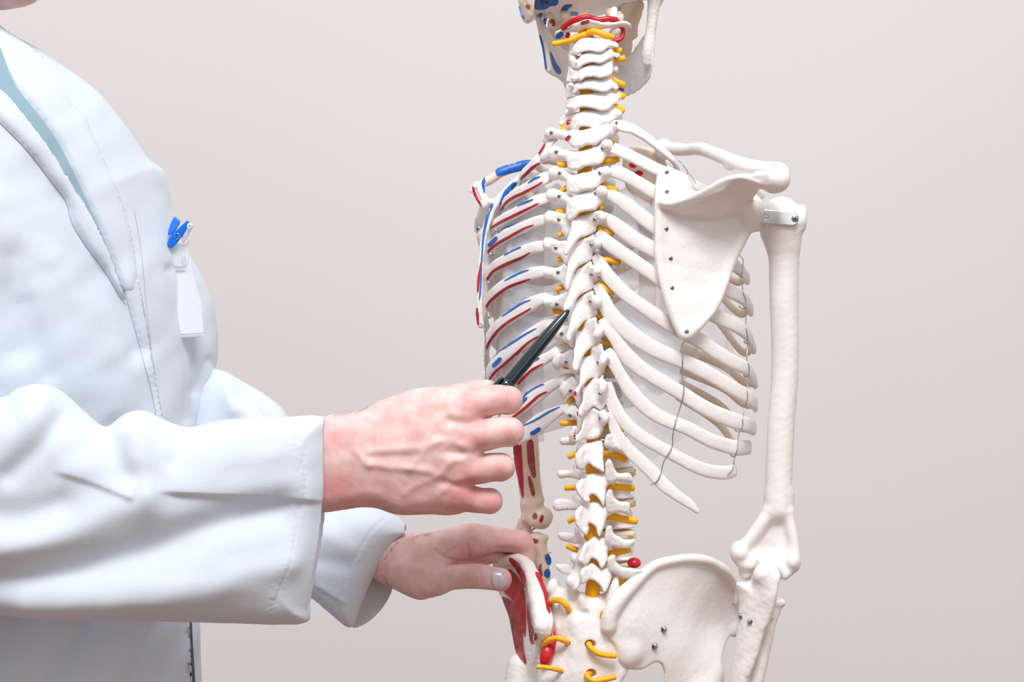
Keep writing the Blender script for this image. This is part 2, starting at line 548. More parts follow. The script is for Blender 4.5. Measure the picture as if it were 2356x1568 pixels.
# left side
rib('L1', .50, [(1276,318,20),(1266,326,22),(1256,340),(1243,358)], [(-95,382),(-125,402),(-150,420)], 9, 6, s0=.75, tilt=.4)
rib('L2', .63, [(1266,356,22),(1252,360,24),(1237,369,24),(1218,386),(1204,400)], [(-78,422),(-95,448),(-125,475),(-150,490)], 10, 7, s0=.9, tilt=.2)
rib('L3', .82, [(1270,402,20),(1258,406,26),(1244,413),(1221,426),(1198,438),(1176,452),(1162,466)], [(-78,490),(-95,515),(-120,550),(-145,565)], 12, 7, s0=1.)
rib('L4', .945, [(1265,452,20),(1252,455,24),(1232,461),(1198,481),(1163,500),(1142,514),(1131,528)], [(-80,556),(-95,590),(-115,625),(-140,640)], 12.5, 7.5, s0=1.)
rib('L5', .995, [(1278,500,16),(1264,502,18),(1250,504,24),(1232,509),(1198,523),(1163,540),(1138,557),(1123,576)], [(-80,612),(-92,650),(-112,690),(-135,708)], 12.5, 7.5)
rib('L6', 1.01, [(1278,560,16),(1262,562,18),(1245,565,24),(1221,570),(1186,585),(1152,602),(1130,619),(1118,640)], [(-80,675),(-92,712),(-110,745),(-130,765)], 13, 7.5)
rib('L7', 1.01, [(1278,620,16),(1262,621,20),(1248,622,24),(1221,628),(1186,641),(1150,661),(1127,683),(1116,706)], [(-80,745),(-92,780),(-108,815)], 13.5, 7.5)
rib('L8', 1.0, [(1286,680,18),(1262,682,22),(1247,687,24),(1226,698),(1194,716),(1162,737),(1136,761),(1122,786)], [(-80,825),(-90,855),(-104,880)], 14.5, 8)
rib('L9', .995, [(1304,730,16),(1278,738,18),(1262,744,20),(1244,754,24),(1221,773),(1189,796),(1154,824),(1130,849)], [(-78,880),(-88,915),(-100,940)], 16, 8)
rib('L10', .98, [(1318,798,16),(1290,802,18),(1276,812,20),(1256,824,22),(1226,842),(1194,866),(1172,886),(1148,912)], [(-72,945),(-85,975)], 13.5, 7.5)
rib('L11', .96, [(1322,866,14),(1298,868,16),(1284,878,20),(1258,893,26),(1221,918,33),(1199,934,33),(1172,956,32),(1150,978,28)], [(-70,1000)], 14, 7.5)
rib('L12', .95, [(1336,925,14),(1310,930,14),(1290,942,20),(1262,958,30),(1236,975,36),(1212,994,36),(1190,1012,26)], [], 13, 6)

def mark(name, pts, w, targets, m, parent, off=1.5, step=3):
    return patch(name, stroke(pts, w), targets, m, off=off, step=step, parent=parent, smooth=0, fill=True)
SCR = [(1194,417),(1235,368),(1222,381)]
for key, red, blue in [
    ('L1', [(1255,330),(1247,344),(1239,356)], None),
    ('L2', [(1242,374),(1226,385),(1210,400),(1198,412)], None),
    ('L3', [(1249,418),(1230,430),(1205,443),(1180,455),(1163,468),(1154,484)], [(1244,406),(1230,411),(1215,421)]),
    ('L4', [(1240,467),(1215,480),(1180,497),(1150,512),(1131,524)], [(1228,458),(1210,465),(1190,474)]),
    ('L5', [(1229,517),(1205,526),(1175,543),(1145,560),(1124,578),(1118,588)], [(1195,511),(1180,517),(1165,523),(1145,536)]),
    ('L6', [(1221,580),(1200,592),(1165,607),(1135,624),(1119,645)], [(1200,568),(1180,576),(1160,587)]),
    ('L7', [(1221,641),(1200,648),(1170,660),(1145,677),(1125,696),(1114,718)], [(1218,620),(1195,628),(1160,646)]),
    ('L8', [(1223,708),(1200,722),(1170,740),(1147,759),(1128,783),(1118,805)], [(1222,689),(1200,698),(1175,714),(1155,728)]),
    ('L9', [(1240,772),(1215,788),(1190,811),(1160,838),(1138,856),(1126,872)], [(1236,754),(1213,766),(1185,784),(1155,804),(1128,828)]),
    ('L10', [(1250,836),(1225,850),(1205,868),(1190,884)], [(1242,822),(1236,826),(1228,830)]),
    ('L11', [(1260,900),(1240,910),(1215,932),(1185,956),(1168,966)], [(1253,883),(1235,890),(1213,904),(1202,916)]),
    ('L12', [(1200,1003),(1192,1010),(1186,1015)], [(1289,935),(1265,946),(1235,964),(1204,979)])]:
    if red: mark('painted_line', red, [3, 6, 6, 4], [ribs[key]], REDP, ribs[key])
    if blue: mark('painted_line', blue, [2, 4, 4, 2], [ribs[key]], BLUE, ribs[key])
for key, pts, w in [('L5', [(1144,545),(1134,556),(1125,566)], 9), ('L9', [(1154,823),(1145,832),(1134,843)], 9), ('L12', [(1244,984),(1232,992),(1221,998)], 9),
                    ('L11', [(1213,914),(1204,922),(1198,930)], 7)]:
    mark('painted_mark', pts, w, [ribs[key]], BLUE, ribs[key])

# ---------------------------------------------------------------- vertebrae
VERT = []
def vert(name, F_, vox=2.0, seed=0, amp=.7):
    V, Q = F_.mesh(vox, bumpy(amp, 11, .25, 5, seed))
    o = link(name, V, Q, BONE, SKEL); VERT.append(o); return o

def cerv(i, band, d, tb, lumps, th=13, body=None):
    """cervical vertebra: arched lamina band, body in front, little lumps"""
    f = Field()
    f.plate(band, d, th, 9, 5)
    u0 = np.mean([p[0] for p in band]); v0 = np.mean([p[1] for p in band])
    hh = rbf(d) if not isinstance(d, (int, float)) else None
    b = body or (u0 + 22, v0 + 3, 45)
    f.ell(b, (34, 30, 18), 8)
    for (lu, lv, ld, r) in lumps: f.ell((lu, lv, ld), r, 6)
    # foramen for the cord
    f.ell((u0 + 8, v0, 8), (20, 14, 60), 5, sub=True)
    return vert('vertebra', f, 1.8, i)
def dd(u0, u1, v, a, b, c):  # arched depth: left, middle, right
    return [(u0, v - 10, a), (u0, v + 12, a - 2), ((u0 + u1) / 2, v - 10, b + 4), ((u0 + u1) / 2, v + 12, b - 4), (u1, v - 10, c), (u1, v + 12, c - 2)]
# C1
def G1(s): return [tuple(map(int, p.split(','))) for p in s.split()]
f = Field()
f.plate(G1('1277,74 1291,67 1306,65 1327,53 1348,44 1366,46 1391,52 1414,51 1433,48 1446,51 1453,59 1451,68 1433,62 1410,63 1385,67 1364,68 1348,67 1327,75 1304,75 1293,86 1283,92 1278,84'),
    [(1280,80,14),(1300,70,-2),(1325,62,-26),(1348,52,-44),(1350,64,-36),(1380,60,-44),(1410,56,-42),(1450,60,-26)], 7, 6.5, 4, smooth=3)
f.ell((1418,78,-2), (17,18,20), 8); f.ell((1312,84,20), (14,12,18), 8); f.tube([(1312,84,25),(1350,86,60),(1410,78,20)], [8, 9, 8], 6)
f.tube([(1413,24,6),(1411,40,2),(1420,52,-4)], [9, 11, 10], 6)
C1 = vert('vertebra', f, 1.7, 3)
def cerv(i, poly, lumps=()):
    P = G1(poly); vs = [p[1] for p in P]; v = (min(vs) + max(vs)) / 2 + 4
    h = [(1308, v - 8, -8), (1310, v + 16, -14), (1330, v - 14, -32), (1332, v + 14, -48), (1360, v - 18, -44), (1360, v + 12, -62), (1395, v - 22, -44), (1398, v + 10, -62), (1425, v - 8, -34)]
    f = Field(); f.plate(P, h, 8, 7, 4, smooth=3)
    f.ell((1372, v - 6, 24), (38, 32, 16), 8); f.tube([(1318, v, -8), (1345, v, 16)], 9, 6); f.tube([(1402, v - 8, -40), (1400, v - 8, 10)], 9, 6)
    for e in lumps: f.ell(*e)
    return vert('vertebra', f, 1.7, i)
cerv(2, '1318,99 1327,89 1348,86 1375,89 1404,90 1413,95 1421,99 1424,107 1419,111 1404,107 1383,121 1356,118 1337,121 1325,128 1318,126 1311,134 1307,128 1312,110')
cerv(3, '1315,134 1327,137 1340,124 1360,119 1383,121 1408,109 1411,119 1425,124 1426,130 1419,134 1410,131 1383,147 1364,144 1343,150 1333,158 1322,159 1310,148', [((1330,144,-46), (7,7,6), 4), ((1320,138,-16), (12,16,14), 4)])
cerv(4, '1308,151 1322,160 1333,155 1356,149 1379,147 1412,132 1408,153 1410,165 1402,174 1381,180 1370,177 1348,179 1335,188 1329,184 1318,190 1304,189 1303,184 1307,165', [((1319,180,-40), (8,8,6), 4), ((1416,160,-14), (8,14,10), 4)])
cerv(5, '1303,193 1314,187 1337,186 1350,180 1383,181 1406,168 1409,184 1421,193 1424,201 1417,207 1408,204 1394,212 1375,210 1356,205 1331,207 1324,214 1304,227 1302,210', [((1314,196,-36), (7,9,6), 4)])
cerv(6, '1303,229 1322,220 1348,216 1375,211 1404,199 1414,205 1430,222 1425,230 1415,239 1409,243 1398,253 1381,255 1360,249 1335,247 1322,258 1304,265 1299,262 1302,245', [((1312,246,-38), (10,12,7), 4), ((1421,224,-36), (9,10,9), 4)])
cerv(7, '1289,272 1299,263 1312,262 1327,258 1360,253 1391,254 1412,239 1433,254 1435,264 1429,276 1414,274 1402,282 1385,286 1371,297 1356,292 1339,291 1327,296 1318,300 1304,296 1301,285 1293,291 1286,285', [((1309,284,-42), (8,12,8), 4), ((1420,262,-46), (12,11,10), 5)])

# T1..T4 have block-like laminae with a short low spinous process on the left
def upper(i, poly, ltp, rtp, d=(-30,-70,-66), extra=()):
    f = Field()
    us = [p[0] for p in poly]; vs = [p[1] for p in poly]; u0, u1, v = min(us), max(us), np.mean(vs)
    f.plate(poly, dd(u0, u1, v, *d), 10, 8, 5)
    um = (u0 + u1) / 2
    f.tube([ltp[:3], ((ltp[0] + u0) / 2 + 4, ltp[1] + 3, (ltp[2] + d[0]) / 2 + 6), (u0 + 24, v - 4, d[0] + 2)], [ltp[3] - 1, 12, 14], 9)
    f.ell(ltp[:3], (ltp[3] + 2, ltp[3], ltp[3] + 2), 5)
    f.tube([rtp[:3], ((rtp[0] + u1) / 2 - 4, (rtp[1] + v) / 2, (rtp[2] + d[2]) / 2 + 8), (u1 - 22, v - 6, d[2] + 8)], [rtp[3] - 1, 12, 14], 8)
    f.ell(rtp[:3], (rtp[3], rtp[3] + 1, rtp[3]), 5)
    f.tube([(um + 10, v, -40), (um + 40, v + 4, 20)], 13, 8)
    f.ell((um + 36, v + 4, 22), (36, 34, 24), 8)
    f.ell((um + 10, v + 4, -16), (16, 13, 60), 4, sub=True)
    for e in extra: getattr(f, e[0])(*e[1:])
    return vert('vertebra', f, 2.0, i + 20)
T1 = upper(1, [(1318,304),(1345,298),(1378,290),(1398,284),(1404,300),(1400,312),(1384,322),(1370,334),(1352,334),(1336,340),(1318,340),(1308,330),(1303,316)], (1268,306,-12,11), (1418,289,-62,12), (-40,-72,-66),
           [('tube', [(1262,306,-8),(1256,322,2)], [9, 8], 5)])
T2 = upper(2, [(1312,352),(1345,346),(1372,338),(1388,330),(1392,350),(1386,374),(1366,380),(1345,384),(1330,392),(1312,392),(1304,378),(1305,362)], (1276,352,-18,15), (1396,333,-78,13), (-48,-80,-72),
           [('tube', [(1262,356,-12),(1252,360,-6)], [11, 10], 5)])
T3 = upper(3, [(1308,408),(1340,398),(1366,392),(1384,384),(1386,404),(1380,424),(1364,436),(1345,440),(1326,446),(1308,444),(1302,430),(1303,416)], (1277,398,-24,14), (1394,396,-84,13), (-52,-84,-76))
T4 = upper(4, [(1318,452),(1345,440),(1368,434),(1380,446),(1380,466),(1370,482),(1348,486),(1334,490),(1322,502),(1310,508),(1302,496),(1304,474)], (1272,449,-26,14), (1384,440,-86,13), (-58,-88,-78))
def G1(s): return [tuple(map(int, p.split(','))) for p in s.split()]
def traced(i, main, mh, wing, wh, body, parts=(), T=9, wT=11, rp=None, rh=None):
    """vertebra from its rear outline: lamina with spinous process, left wing, right wing, body in front"""
    f = Field()
    f.plate(G1(wing), wh, wT, wT, 5, smooth=3)
    if rp: f.plate(G1(rp), rh, 9, 9, 6, smooth=3)
    f.plate(G1(main), mh, T, T - 1, 5, smooth=3)
    for e in parts: getattr(f, e[0])(*e[1:])
    u, v, r, hh = body
    f.ell((u, v - hh * .75, 24), (r + 5, r, 7), 7); f.ell((u, v + hh * .75, 24), (r + 5, r, 7), 7); f.ell((u, v, 24), (r, r - 3, hh), 8)
    f.tube([(u - 45, v - 4, -36), (u - 12, v, 8)], 10, 7); f.tube([(u, v - 8, -56), (u + 12, v - 4, 0)], 9, 6)
    return vert('vertebra', f, 1.9, i + 20, .5)
def tmh(cx, top, tip, mid, r1, r2):
    """depths of a thoracic lamina: crest along the left edge, wing to the right"""
    return [(cx - 14, top, -68), (tip[0], tip[1], -124), (mid[0] - 10, mid[1], -112), (mid[0] + 12, mid[1], -92), (cx + 16, top + 6, -70), (r1[0], r1[1], -92), (r2[0], r2[1], -62), (cx, (top + mid[1]) / 2, -82)]
def ball(u, v, d, r): return ('ell', (u, v, d), r, 5)
T5 = traced(5, '1316,504 1327,498 1347,494 1370,486 1385,484 1390,493 1395,505 1392,513 1377,517 1372,523 1372,531 1365,537 1352,542 1339,545 1329,553 1321,564 1314,577 1305,587 1298,585 1297,576 1301,562 1307,544 1314,525',
    tmh(1334, 504, (1302,580), (1318,550), (1390,496), (1366,534)), '1252,500 1260,486 1276,486 1291,490 1301,491 1320,504 1320,531 1305,546 1293,536 1290,526 1282,518 1263,516 1253,510', [(1256,500,-30),(1285,505,-30),(1318,515,-58),(1305,540,-48)], (1375,520,34,24), [ball(1386,499,-94,(10,13,12)), ball(1263,502,-34,(12,13,15))])
T6 = traced(6, '1325,559 1339,550 1356,544 1367,538 1368,545 1378,548 1383,557 1384,564 1378,571 1369,574 1364,582 1364,594 1357,601 1339,608 1329,615 1321,628 1316,643 1311,661 1305,669 1301,659 1301,643 1305,618 1307,595 1310,581',
    tmh(1334, 562, (1305,660), (1316,618), (1378,555), (1358,596)), '1250,560 1258,548 1273,549 1288,554 1299,553 1322,562 1322,590 1304,610 1296,601 1288,590 1275,585 1258,576 1250,567', [(1252,560,-30),(1285,568,-30),(1318,575,-60),(1305,604,-50)], (1372,586,34,26), [ball(1376,559,-94,(10,13,12)), ball(1261,561,-34,(13,13,16))])
T7 = traced(7, '1320,636 1329,619 1339,614 1360,600 1363,609 1375,609 1381,618 1382,629 1376,637 1366,643 1367,659 1361,667 1344,673 1334,679 1327,688 1321,701 1316,714 1310,728 1301,724 1297,711 1298,698 1305,683 1305,668 1309,650',
    tmh(1334, 626, (1303,718), (1316,682), (1377,620), (1362,660)), '1250,628 1263,615 1281,616 1293,610 1300,606 1320,620 1320,659 1302,666 1293,652 1281,645 1263,639 1250,637', [(1252,628,-30),(1285,632,-30),(1318,640,-60),(1305,660,-50)], (1370,652,35,26), [ball(1374,623,-94,(10,13,12)), ball(1262,627,-34,(12,13,12))])
T8 = traced(8, '1323,697 1333,686 1344,677 1365,668 1366,678 1378,679 1384,688 1384,700 1378,708 1372,712 1376,720 1371,728 1358,735 1346,737 1337,748 1327,759 1319,768 1314,782 1307,786 1302,780 1301,771 1307,758 1310,739 1314,721 1318,708',
    tmh(1338, 694, (1306,778), (1322,746), (1378,690), (1368,724)), '1250,692 1258,679 1276,680 1293,675 1305,670 1324,684 1320,712 1297,715 1290,708 1282,707 1265,710 1253,703', [(1252,692,-30),(1285,692,-30),(1318,697,-60)], (1372,716,36,26), [ball(1374,693,-96,(12,13,14)), ball(1262,694,-36,(13,13,14))])
T9 = traced(9, '1324,770 1329,761 1337,761 1344,749 1347,738 1371,729 1374,743 1385,752 1392,761 1390,770 1383,779 1383,788 1372,796 1360,800 1349,810 1339,825 1334,839 1330,851 1324,855 1318,849 1316,839 1320,823 1321,804 1324,788',
    tmh(1342, 764, (1322,848), (1332,815), (1386,762), (1374,792)), '1276,770 1282,754 1300,748 1324,750 1332,770 1325,792 1318,802 1305,790 1290,784 1278,780', [(1278,768,-36),(1300,768,-34),(1325,780,-60)], (1380,778,37,24), [('tube', [(1380,758,-96),(1374,770,-99),(1369,782,-92)], [11,10,4], 4), ball(1288,766,-38,(12,13,14))])
T10 = traced(10, '1342,822 1358,817 1361,800 1383,789 1388,802 1394,812 1404,825 1400,835 1395,842 1389,858 1382,867 1371,872 1361,869 1351,876 1344,886 1337,893 1334,902 1327,912 1322,905 1323,896 1332,884 1334,861 1333,840',
    tmh(1354, 826, (1326,905), (1340,872), (1396,822), (1380,862)), '1272,836 1276,818 1288,817 1305,807 1321,803 1336,820 1334,858 1322,862 1308,846 1296,842 1288,846 1281,849', [(1274,832,-38),(1300,828,-34),(1332,840,-62)], (1388,840,38,26), [('tube', [(1390,822,-94),(1386,834,-98),(1382,852,-92)], [9,8,3], 4), ('tube', [(1286,822,-44),(1281,834,-46),(1282,846,-42)], [11,11,6], 5)])
T11 = traced(11, '1339,895 1350,886 1364,870 1378,870 1388,860 1389,875 1395,888 1396,902 1395,924 1391,937 1382,943 1375,940 1365,935 1353,944 1344,951 1341,959 1334,959 1330,951 1332,938 1339,924 1341,907',
    [(1345,895,-84),(1336,952,-116),(1341,920,-106),(1356,920,-84),(1365,880,-74),(1390,895,-90),(1385,935,-70),(1366,905,-74)], '1288,893 1294,881 1316,865 1334,880 1342,900 1338,930 1329,935 1322,919 1316,907 1305,910 1296,919 1292,907', [(1290,893,-42),(1310,890,-38),(1338,905,-66)], (1392,906,39,28), [('tube', [(1388,884,-94),(1386,898,-97),(1384,918,-90)], [10,8,3], 4), ('tube', [(1298,884,-46),(1295,898,-48),(1297,914,-42)], [9,9,4], 4)])
T12 = traced(12, '1344,952 1350,946 1365,937 1379,945 1389,941 1400,952 1400,966 1389,978 1389,989 1381,1001 1376,1006 1358,1011 1342,1010 1337,1017 1323,1017 1322,1006 1330,997 1337,987 1339,973',
    [(1345,955,-84),(1330,1010,-112),(1340,985,-104),(1356,990,-80),(1365,950,-72),(1394,955,-86),(1380,995,-70),(1366,970,-72)], '1298,945 1309,935 1320,931 1332,938 1345,959 1337,987 1325,999 1327,980 1325,964 1309,959 1299,952', [(1300,946,-42),(1315,945,-42),(1338,965,-68)], (1398,978,41,30),
    [('tube', [(1382,950,-92),(1390,962,-94),(1388,974,-90)], [6,9,6], 4), ('tube', [(1316,938,-48),(1312,950,-46)], [5,9], 4), ('tube', [(1322,985,-58),(1316,1000,-56),(1318,1012,-52)], [6,7,7], 4), ('tube', [(1318,1014,-34),(1296,1014,-26)], [10,9], 4)])
def lmh(cx, cy, l, r):
    return [(cx - 28, cy - 8, -104), (cx - 14, cy - 12, -90), (cx + 4, cy, -80), (cx + 26, cy - 14, -76), (l[0], l[1], -104), (r[0], r[1], -88), (cx - 8, cy + 14, -92), (cx + 4, cy - 26, -72), (cx + 22, cy + 14, -80)]
LT = lambda tip, root: [(tip[0], tip[1], -6), ((tip[0] + root[0]) / 2, (tip[1] + root[1]) / 2, -26), (root[0], root[1], -66), (root[0], root[1] - 20, -62)]
RT = lambda sap, tip: [(sap[0], sap[1], -92), (sap[0] + 2, sap[1] + 28, -86), ((sap[0] + tip[0]) / 2 + 4, tip[1], -78), (tip[0], tip[1], -76)]
L1_ = traced(31, '1344,1021 1353,1018 1379,1013 1386,1017 1389,1036 1388,1050 1389,1070 1390,1086 1380,1081 1364,1073 1354,1065 1346,1073 1340,1079 1331,1077 1326,1067 1324,1057 1330,1041 1336,1030', lmh(1362, 1046, (1334,1072), (1388,1082)),
    '1326,1024 1336,1018 1352,1022 1352,1044 1334,1044 1326,1036', [(1328,1030,-50),(1350,1032,-64)], (1408,1046,45,34), [('tube', [(1337,1036,-104),(1331,1050,-108),(1332,1068,-106)], [6,8,8], 5), ('tube', [(1330,1072,-92),(1342,1077,-90)], [6,6], 4)], rp='1392,1008 1398,998 1408,1000 1416,1014 1432,1024 1444,1034 1436,1044 1418,1036 1402,1032 1390,1024', rh=RT((1398,1002), (1438,1036)))
L2_ = traced(32, '1340,1102 1354,1097 1358,1090 1386,1088 1395,1094 1409,1109 1398,1117 1394,1128 1393,1144 1389,1163 1385,1159 1378,1148 1366,1137 1356,1141 1358,1151 1350,1156 1340,1149 1330,1136 1327,1124 1331,1113', lmh(1363, 1118, (1346,1150), (1388,1158)),
    '1281,1089 1284,1082 1300,1080 1318,1080 1318,1069 1324,1066 1330,1078 1356,1092 1350,1106 1335,1104 1311,1098 1289,1100', LT((1283,1091), (1345,1100)), (1410,1118,46,32), [('tube', [(1340,1104,-102),(1331,1118,-108),(1333,1132,-108)], [4,7,6], 5)],
    rp='1393,1074 1394,1063 1399,1056 1405,1057 1409,1064 1414,1077 1423,1088 1447,1087 1455,1097 1455,1110 1434,1108 1417,1107 1407,1112 1394,1104', rh=RT((1400,1062), (1452,1099)))
L3_ = traced(33, '1342,1163 1354,1157 1367,1153 1380,1155 1389,1164 1397,1161 1402,1176 1410,1180 1398,1188 1394,1196 1387,1220 1380,1234 1375,1231 1372,1216 1366,1208 1358,1203 1353,1208 1356,1214 1352,1228 1347,1231 1336,1221 1326,1207 1324,1191 1328,1171', lmh(1360, 1184, (1346,1226), (1380,1230)),
    '1271,1159 1275,1150 1295,1145 1316,1150 1316,1141 1327,1134 1336,1142 1354,1155 1350,1168 1330,1173 1304,1173 1280,1175 1272,1167', LT((1275,1162), (1343,1164)), (1410,1186,46,32), [('tube', [(1338,1166,-102),(1329,1184,-108),(1331,1204,-108)], [4,8,7], 5)],
    rp='1394,1137 1398,1129 1403,1125 1409,1128 1414,1144 1427,1153 1447,1155 1450,1171 1447,1186 1438,1181 1418,1179 1406,1182 1396,1176 1393,1150', rh=RT((1402,1131), (1447,1168)))
L4_ = traced(34, '1342,1256 1351,1246 1361,1238 1368,1233 1376,1238 1389,1236 1396,1242 1401,1248 1398,1271 1398,1287 1393,1297 1385,1307 1379,1301 1373,1289 1361,1284 1355,1294 1348,1298 1338,1297 1332,1288 1336,1270', lmh(1368, 1260, (1346,1292), (1386,1302)),
    '1283,1229 1288,1224 1301,1223 1320,1226 1323,1211 1329,1213 1337,1231 1351,1246 1350,1285 1342,1297 1329,1292 1327,1283 1328,1271 1334,1252 1319,1250 1304,1245 1288,1241', [(1285,1230,-6),(1310,1236,-30),(1340,1245,-66),(1328,1215,-60),(1338,1285,-86)], (1412,1258,47,34), [('tube', [(1350,1250,-100),(1343,1266,-108),(1340,1282,-108)], [4,6,6], 5)],
    rp='1392,1226 1396,1211 1403,1208 1408,1211 1412,1226 1424,1234 1439,1240 1461,1241 1456,1255 1444,1261 1425,1260 1413,1257 1402,1256 1392,1244', rh=RT((1402,1213), (1456,1248)))
L5_ = traced(35, '1338,1315 1342,1306 1352,1298 1362,1293 1370,1299 1379,1305 1393,1306 1398,1297 1406,1312 1407,1328 1401,1345 1392,1362 1387,1359 1382,1349 1368,1336 1356,1333 1347,1340 1338,1342 1336,1330', lmh(1372, 1316, (1342,1338), (1392,1358)),
    '1276,1298 1291,1296 1311,1299 1317,1305 1318,1279 1323,1273 1329,1287 1345,1300 1345,1330 1336,1344 1323,1359 1311,1356 1302,1343 1301,1331 1307,1322 1295,1319 1281,1308', [(1280,1302,-4),(1300,1308,-24),(1325,1285,-60),(1340,1315,-76),(1320,1340,-72)], (1418,1330,48,32), [('tube', [(1346,1306,-98),(1341,1320,-106),(1342,1334,-104)], [5,7,6], 5), ball(1318,1338,-74,(16,17,18)), ball(1321,1283,-62,(9,12,13))],
    rp='1397,1289 1403,1277 1410,1275 1416,1278 1417,1289 1429,1302 1444,1305 1478,1311 1467,1320 1450,1328 1431,1326 1415,1317 1402,1312', rh=RT((1406,1281), (1470,1314)))
# left feet of L5 and big left facet
f = Field(); 
# discs between the bodies
for a, b in [(1046, 1118), (1120, 1188), (1190, 1262), (1262, 1330)]:
    v = (a + b) / 2 + 2; ff = Field(); ff.plate([(1358,v-9),(1456,v-10),(1460,v),(1456,v+9),(1358,v+10)], 24, 42, 20, 3, smooth=2)
    V, Q = ff.mesh(2.5); link('disc', V, Q, DISC, SKEL)
for v in (606, 672, 736, 798, 862, 928, 1000):
    ff = Field(); ff.plate([(1345+(v-606)*.07,v-7),(1405+(v-606)*.07,v-7),(1408+(v-606)*.07,v),(1405+(v-606)*.07,v+7),(1345+(v-606)*.07,v+7)], 24, 32, 16, 3, smooth=2)
    V, Q = ff.mesh(2.5); link('disc', V, Q, DISC, SKEL)

# spinal cord seen in the gaps
wire('spinal_cord', [(1347,40,4),(1347,80,-14),(1355,105,-12),(1352,180,-14),(1350,250,-16),(1348,330,-22),(1345,400,-28),(1345,480,-34),(1342,560,-26),(1345,700,-26),(1352,800,-24),(1362,900,-26),(1366,1000,-36),(1364,1090,-48),(1366,1160,-50),(1360,1230,-52),(1370,1300,-54),(1364,1352,-58),(1362,1372,-50)], 17, YEL, SKEL, seg=14)
def nerve(pts, r=6.5):
    return wire('nerve', pts, r, YEL, SKEL, n=5, seg=10)
nerve([(1350,78,-38),(1332,84,-36),(1312,93,-34),(1290,98,-30),(1272,101,-28)], [6.5]); 
nerve([(1352,76,-38),(1368,72,-44),(1388,79,-46),(1412,87,-44)], 7.5)
for p in [[(1400,106,-24),(1414,112,-28),(1429,118,-28)], [(1404,138,-22),(1420,136,-26),(1438,134,-26)], [(1405,180,-22),(1420,188,-26),(1436,196,-26)],
          [(1408,208,-22),(1424,216,-28),(1437,223,-28)], [(1408,242,-26),(1422,248,-32),(1435,256,-32)], [(1312,302,-6),(1302,296,-8),(1290,298,-8)],
          [(1396,326,-30),(1408,331,-40),(1420,337,-40)], [(1376,372,-44),(1398,369,-58),(1424,365,-58)], [(1374,420,-46),(1392,428,-64),(1420,440,-64)],
          [(1372,462,-50),(1380,470,-66),(1384,480,-66)], [(1370,522,-50),(1386,528,-66),(1411,538,-66)], [(1362,590,-46),(1385,597,-64),(1405,599,-68),(1426,605,-66)],
          [(1364,644,-46),(1380,654,-64),(1397,664,-68),(1410,674,-66)], [(1366,720,-46),(1382,727,-60),(1398,729,-60)], [(1372,780,-46),(1390,788,-56),(1408,792,-56)],
          [(1384,838,-30),(1400,846,-50),(1420,840,-50)], [(1384,905,-40),(1398,915,-56),(1402,930,-56)], [(1392,975,-46),(1404,980,-60),(1432,994,-60)]]:
    nerve(p, 7.5)
for p in [[(1312,379,-20),(1296,378,-24),(1282,378,-22)], [(1312,428,-22),(1300,434,-28),(1289,440,-28)], [(1310,488,-22),(1294,487,-26),(1280,486,-24)],
          [(1310,536,-22),(1296,537,-28),(1284,541,-28)], [(1310,596,-20),(1296,595,-26),(1283,598,-26)], [(1312,656,-20),(1296,660,-26),(1279,666,-26)],
          [(1310,712,-20),(1290,717,-24),(1272,713,-22)], [(1318,790,-22),(1302,784,-30),(1293,778,-30)], [(1320,842,-24),(1304,843,-30),(1296,841,-30)],
          [(1330,912,-24),(1316,917,-34),(1308,925,-34)], [(1340,972,-30),(1318,972,-36),(1290,973,-36)],
          [(1348,1036,-30),(1328,1042,-40),(1308,1051,-36)], [(1346,1120,-30),(1325,1121,-40),(1300,1122,-34)], [(1344,1188,-30),(1322,1192,-38),(1308,1199,-34)],
          [(1346,1264,-30),(1326,1264,-38),(1305,1255,-34)]]:
    nerve(p, 6.5)
for p, r in [([(1384,1046,-50),(1405,1044,-56),(1424,1049,-56),(1441,1057,-54)], 8.5), ([(1384,1120,-50),(1410,1119,-58),(1440,1121,-56),(1459,1122,-56)], 7.5), ([(1384,1188,-50),(1405,1187,-58),(1436,1194,-56),(1466,1198,-56)], 8.5),
             ([(1388,1274,-50),(1405,1274,-56),(1428,1267,-56),(1450,1262,-56)], 8), ([(1400,1336,-50),(1425,1337,-56),(1450,1338,-54)], 7.5)]:
    nerve(p, r)

# arteries
wire('artery', [(1294,66,-12),(1310,52,-26),(1330,44,-34),(1350,39,-36),(1366,43,-34),(1380,46,-36),(1400,43,-36),(1420,46,-30)], 6.5, RED, SKEL)
wire('artery', [(1420,46,-24),(1430,60,-18),(1434,76,-18),(1428,90,-22),(1412,95,-24)], 5, RED, SKEL)
wire('artery', [(1304,86,10),(1307,78,8),(1300,66,0)], 5, RED, SKEL)
ff = Field(); ff.ell((1459,1294,-40), (16, 18, 12.5), 3); V, Q = ff.mesh(1.8); link('artery', V, Q, RED, SKEL)
for t, pts, w, m in [(C1, [(1337,54),(1347,51),(1356,48)], 8, REDD), (C1, [(1281,87),(1288,80),(1295,75)], 11, BLUE)]:
    mark('painted_mark', pts, w, [t], m, t)
mark('painted_mark', [(1307,286),(1308,280),(1310,275)], 8, [VERT[6]], RED, VERT[6])
mark('painted_mark', [(1303,323),(1308,317),(1313,313)], 8, [T1], RED, T1)
mark('painted_mark', [(1302,370),(1303,376),(1305,382)], 4, [T2], RED, T2)
mark('painted_mark', [(1296,578),(1297,572),(1299,566)], 3, [T5], PINK, T5)
mark('painted_mark', [(1323,900),(1323,904),(1324,909)], 7, [T10], RED, T10)
mark('painted_mark', [(1330,945),(1329,950),(1330,956)], 4, [T11], RED, T11)
mark('painted_mark', [(1321,1000),(1322,1006),(1324,1010)], 4, [T12], RED, T12)

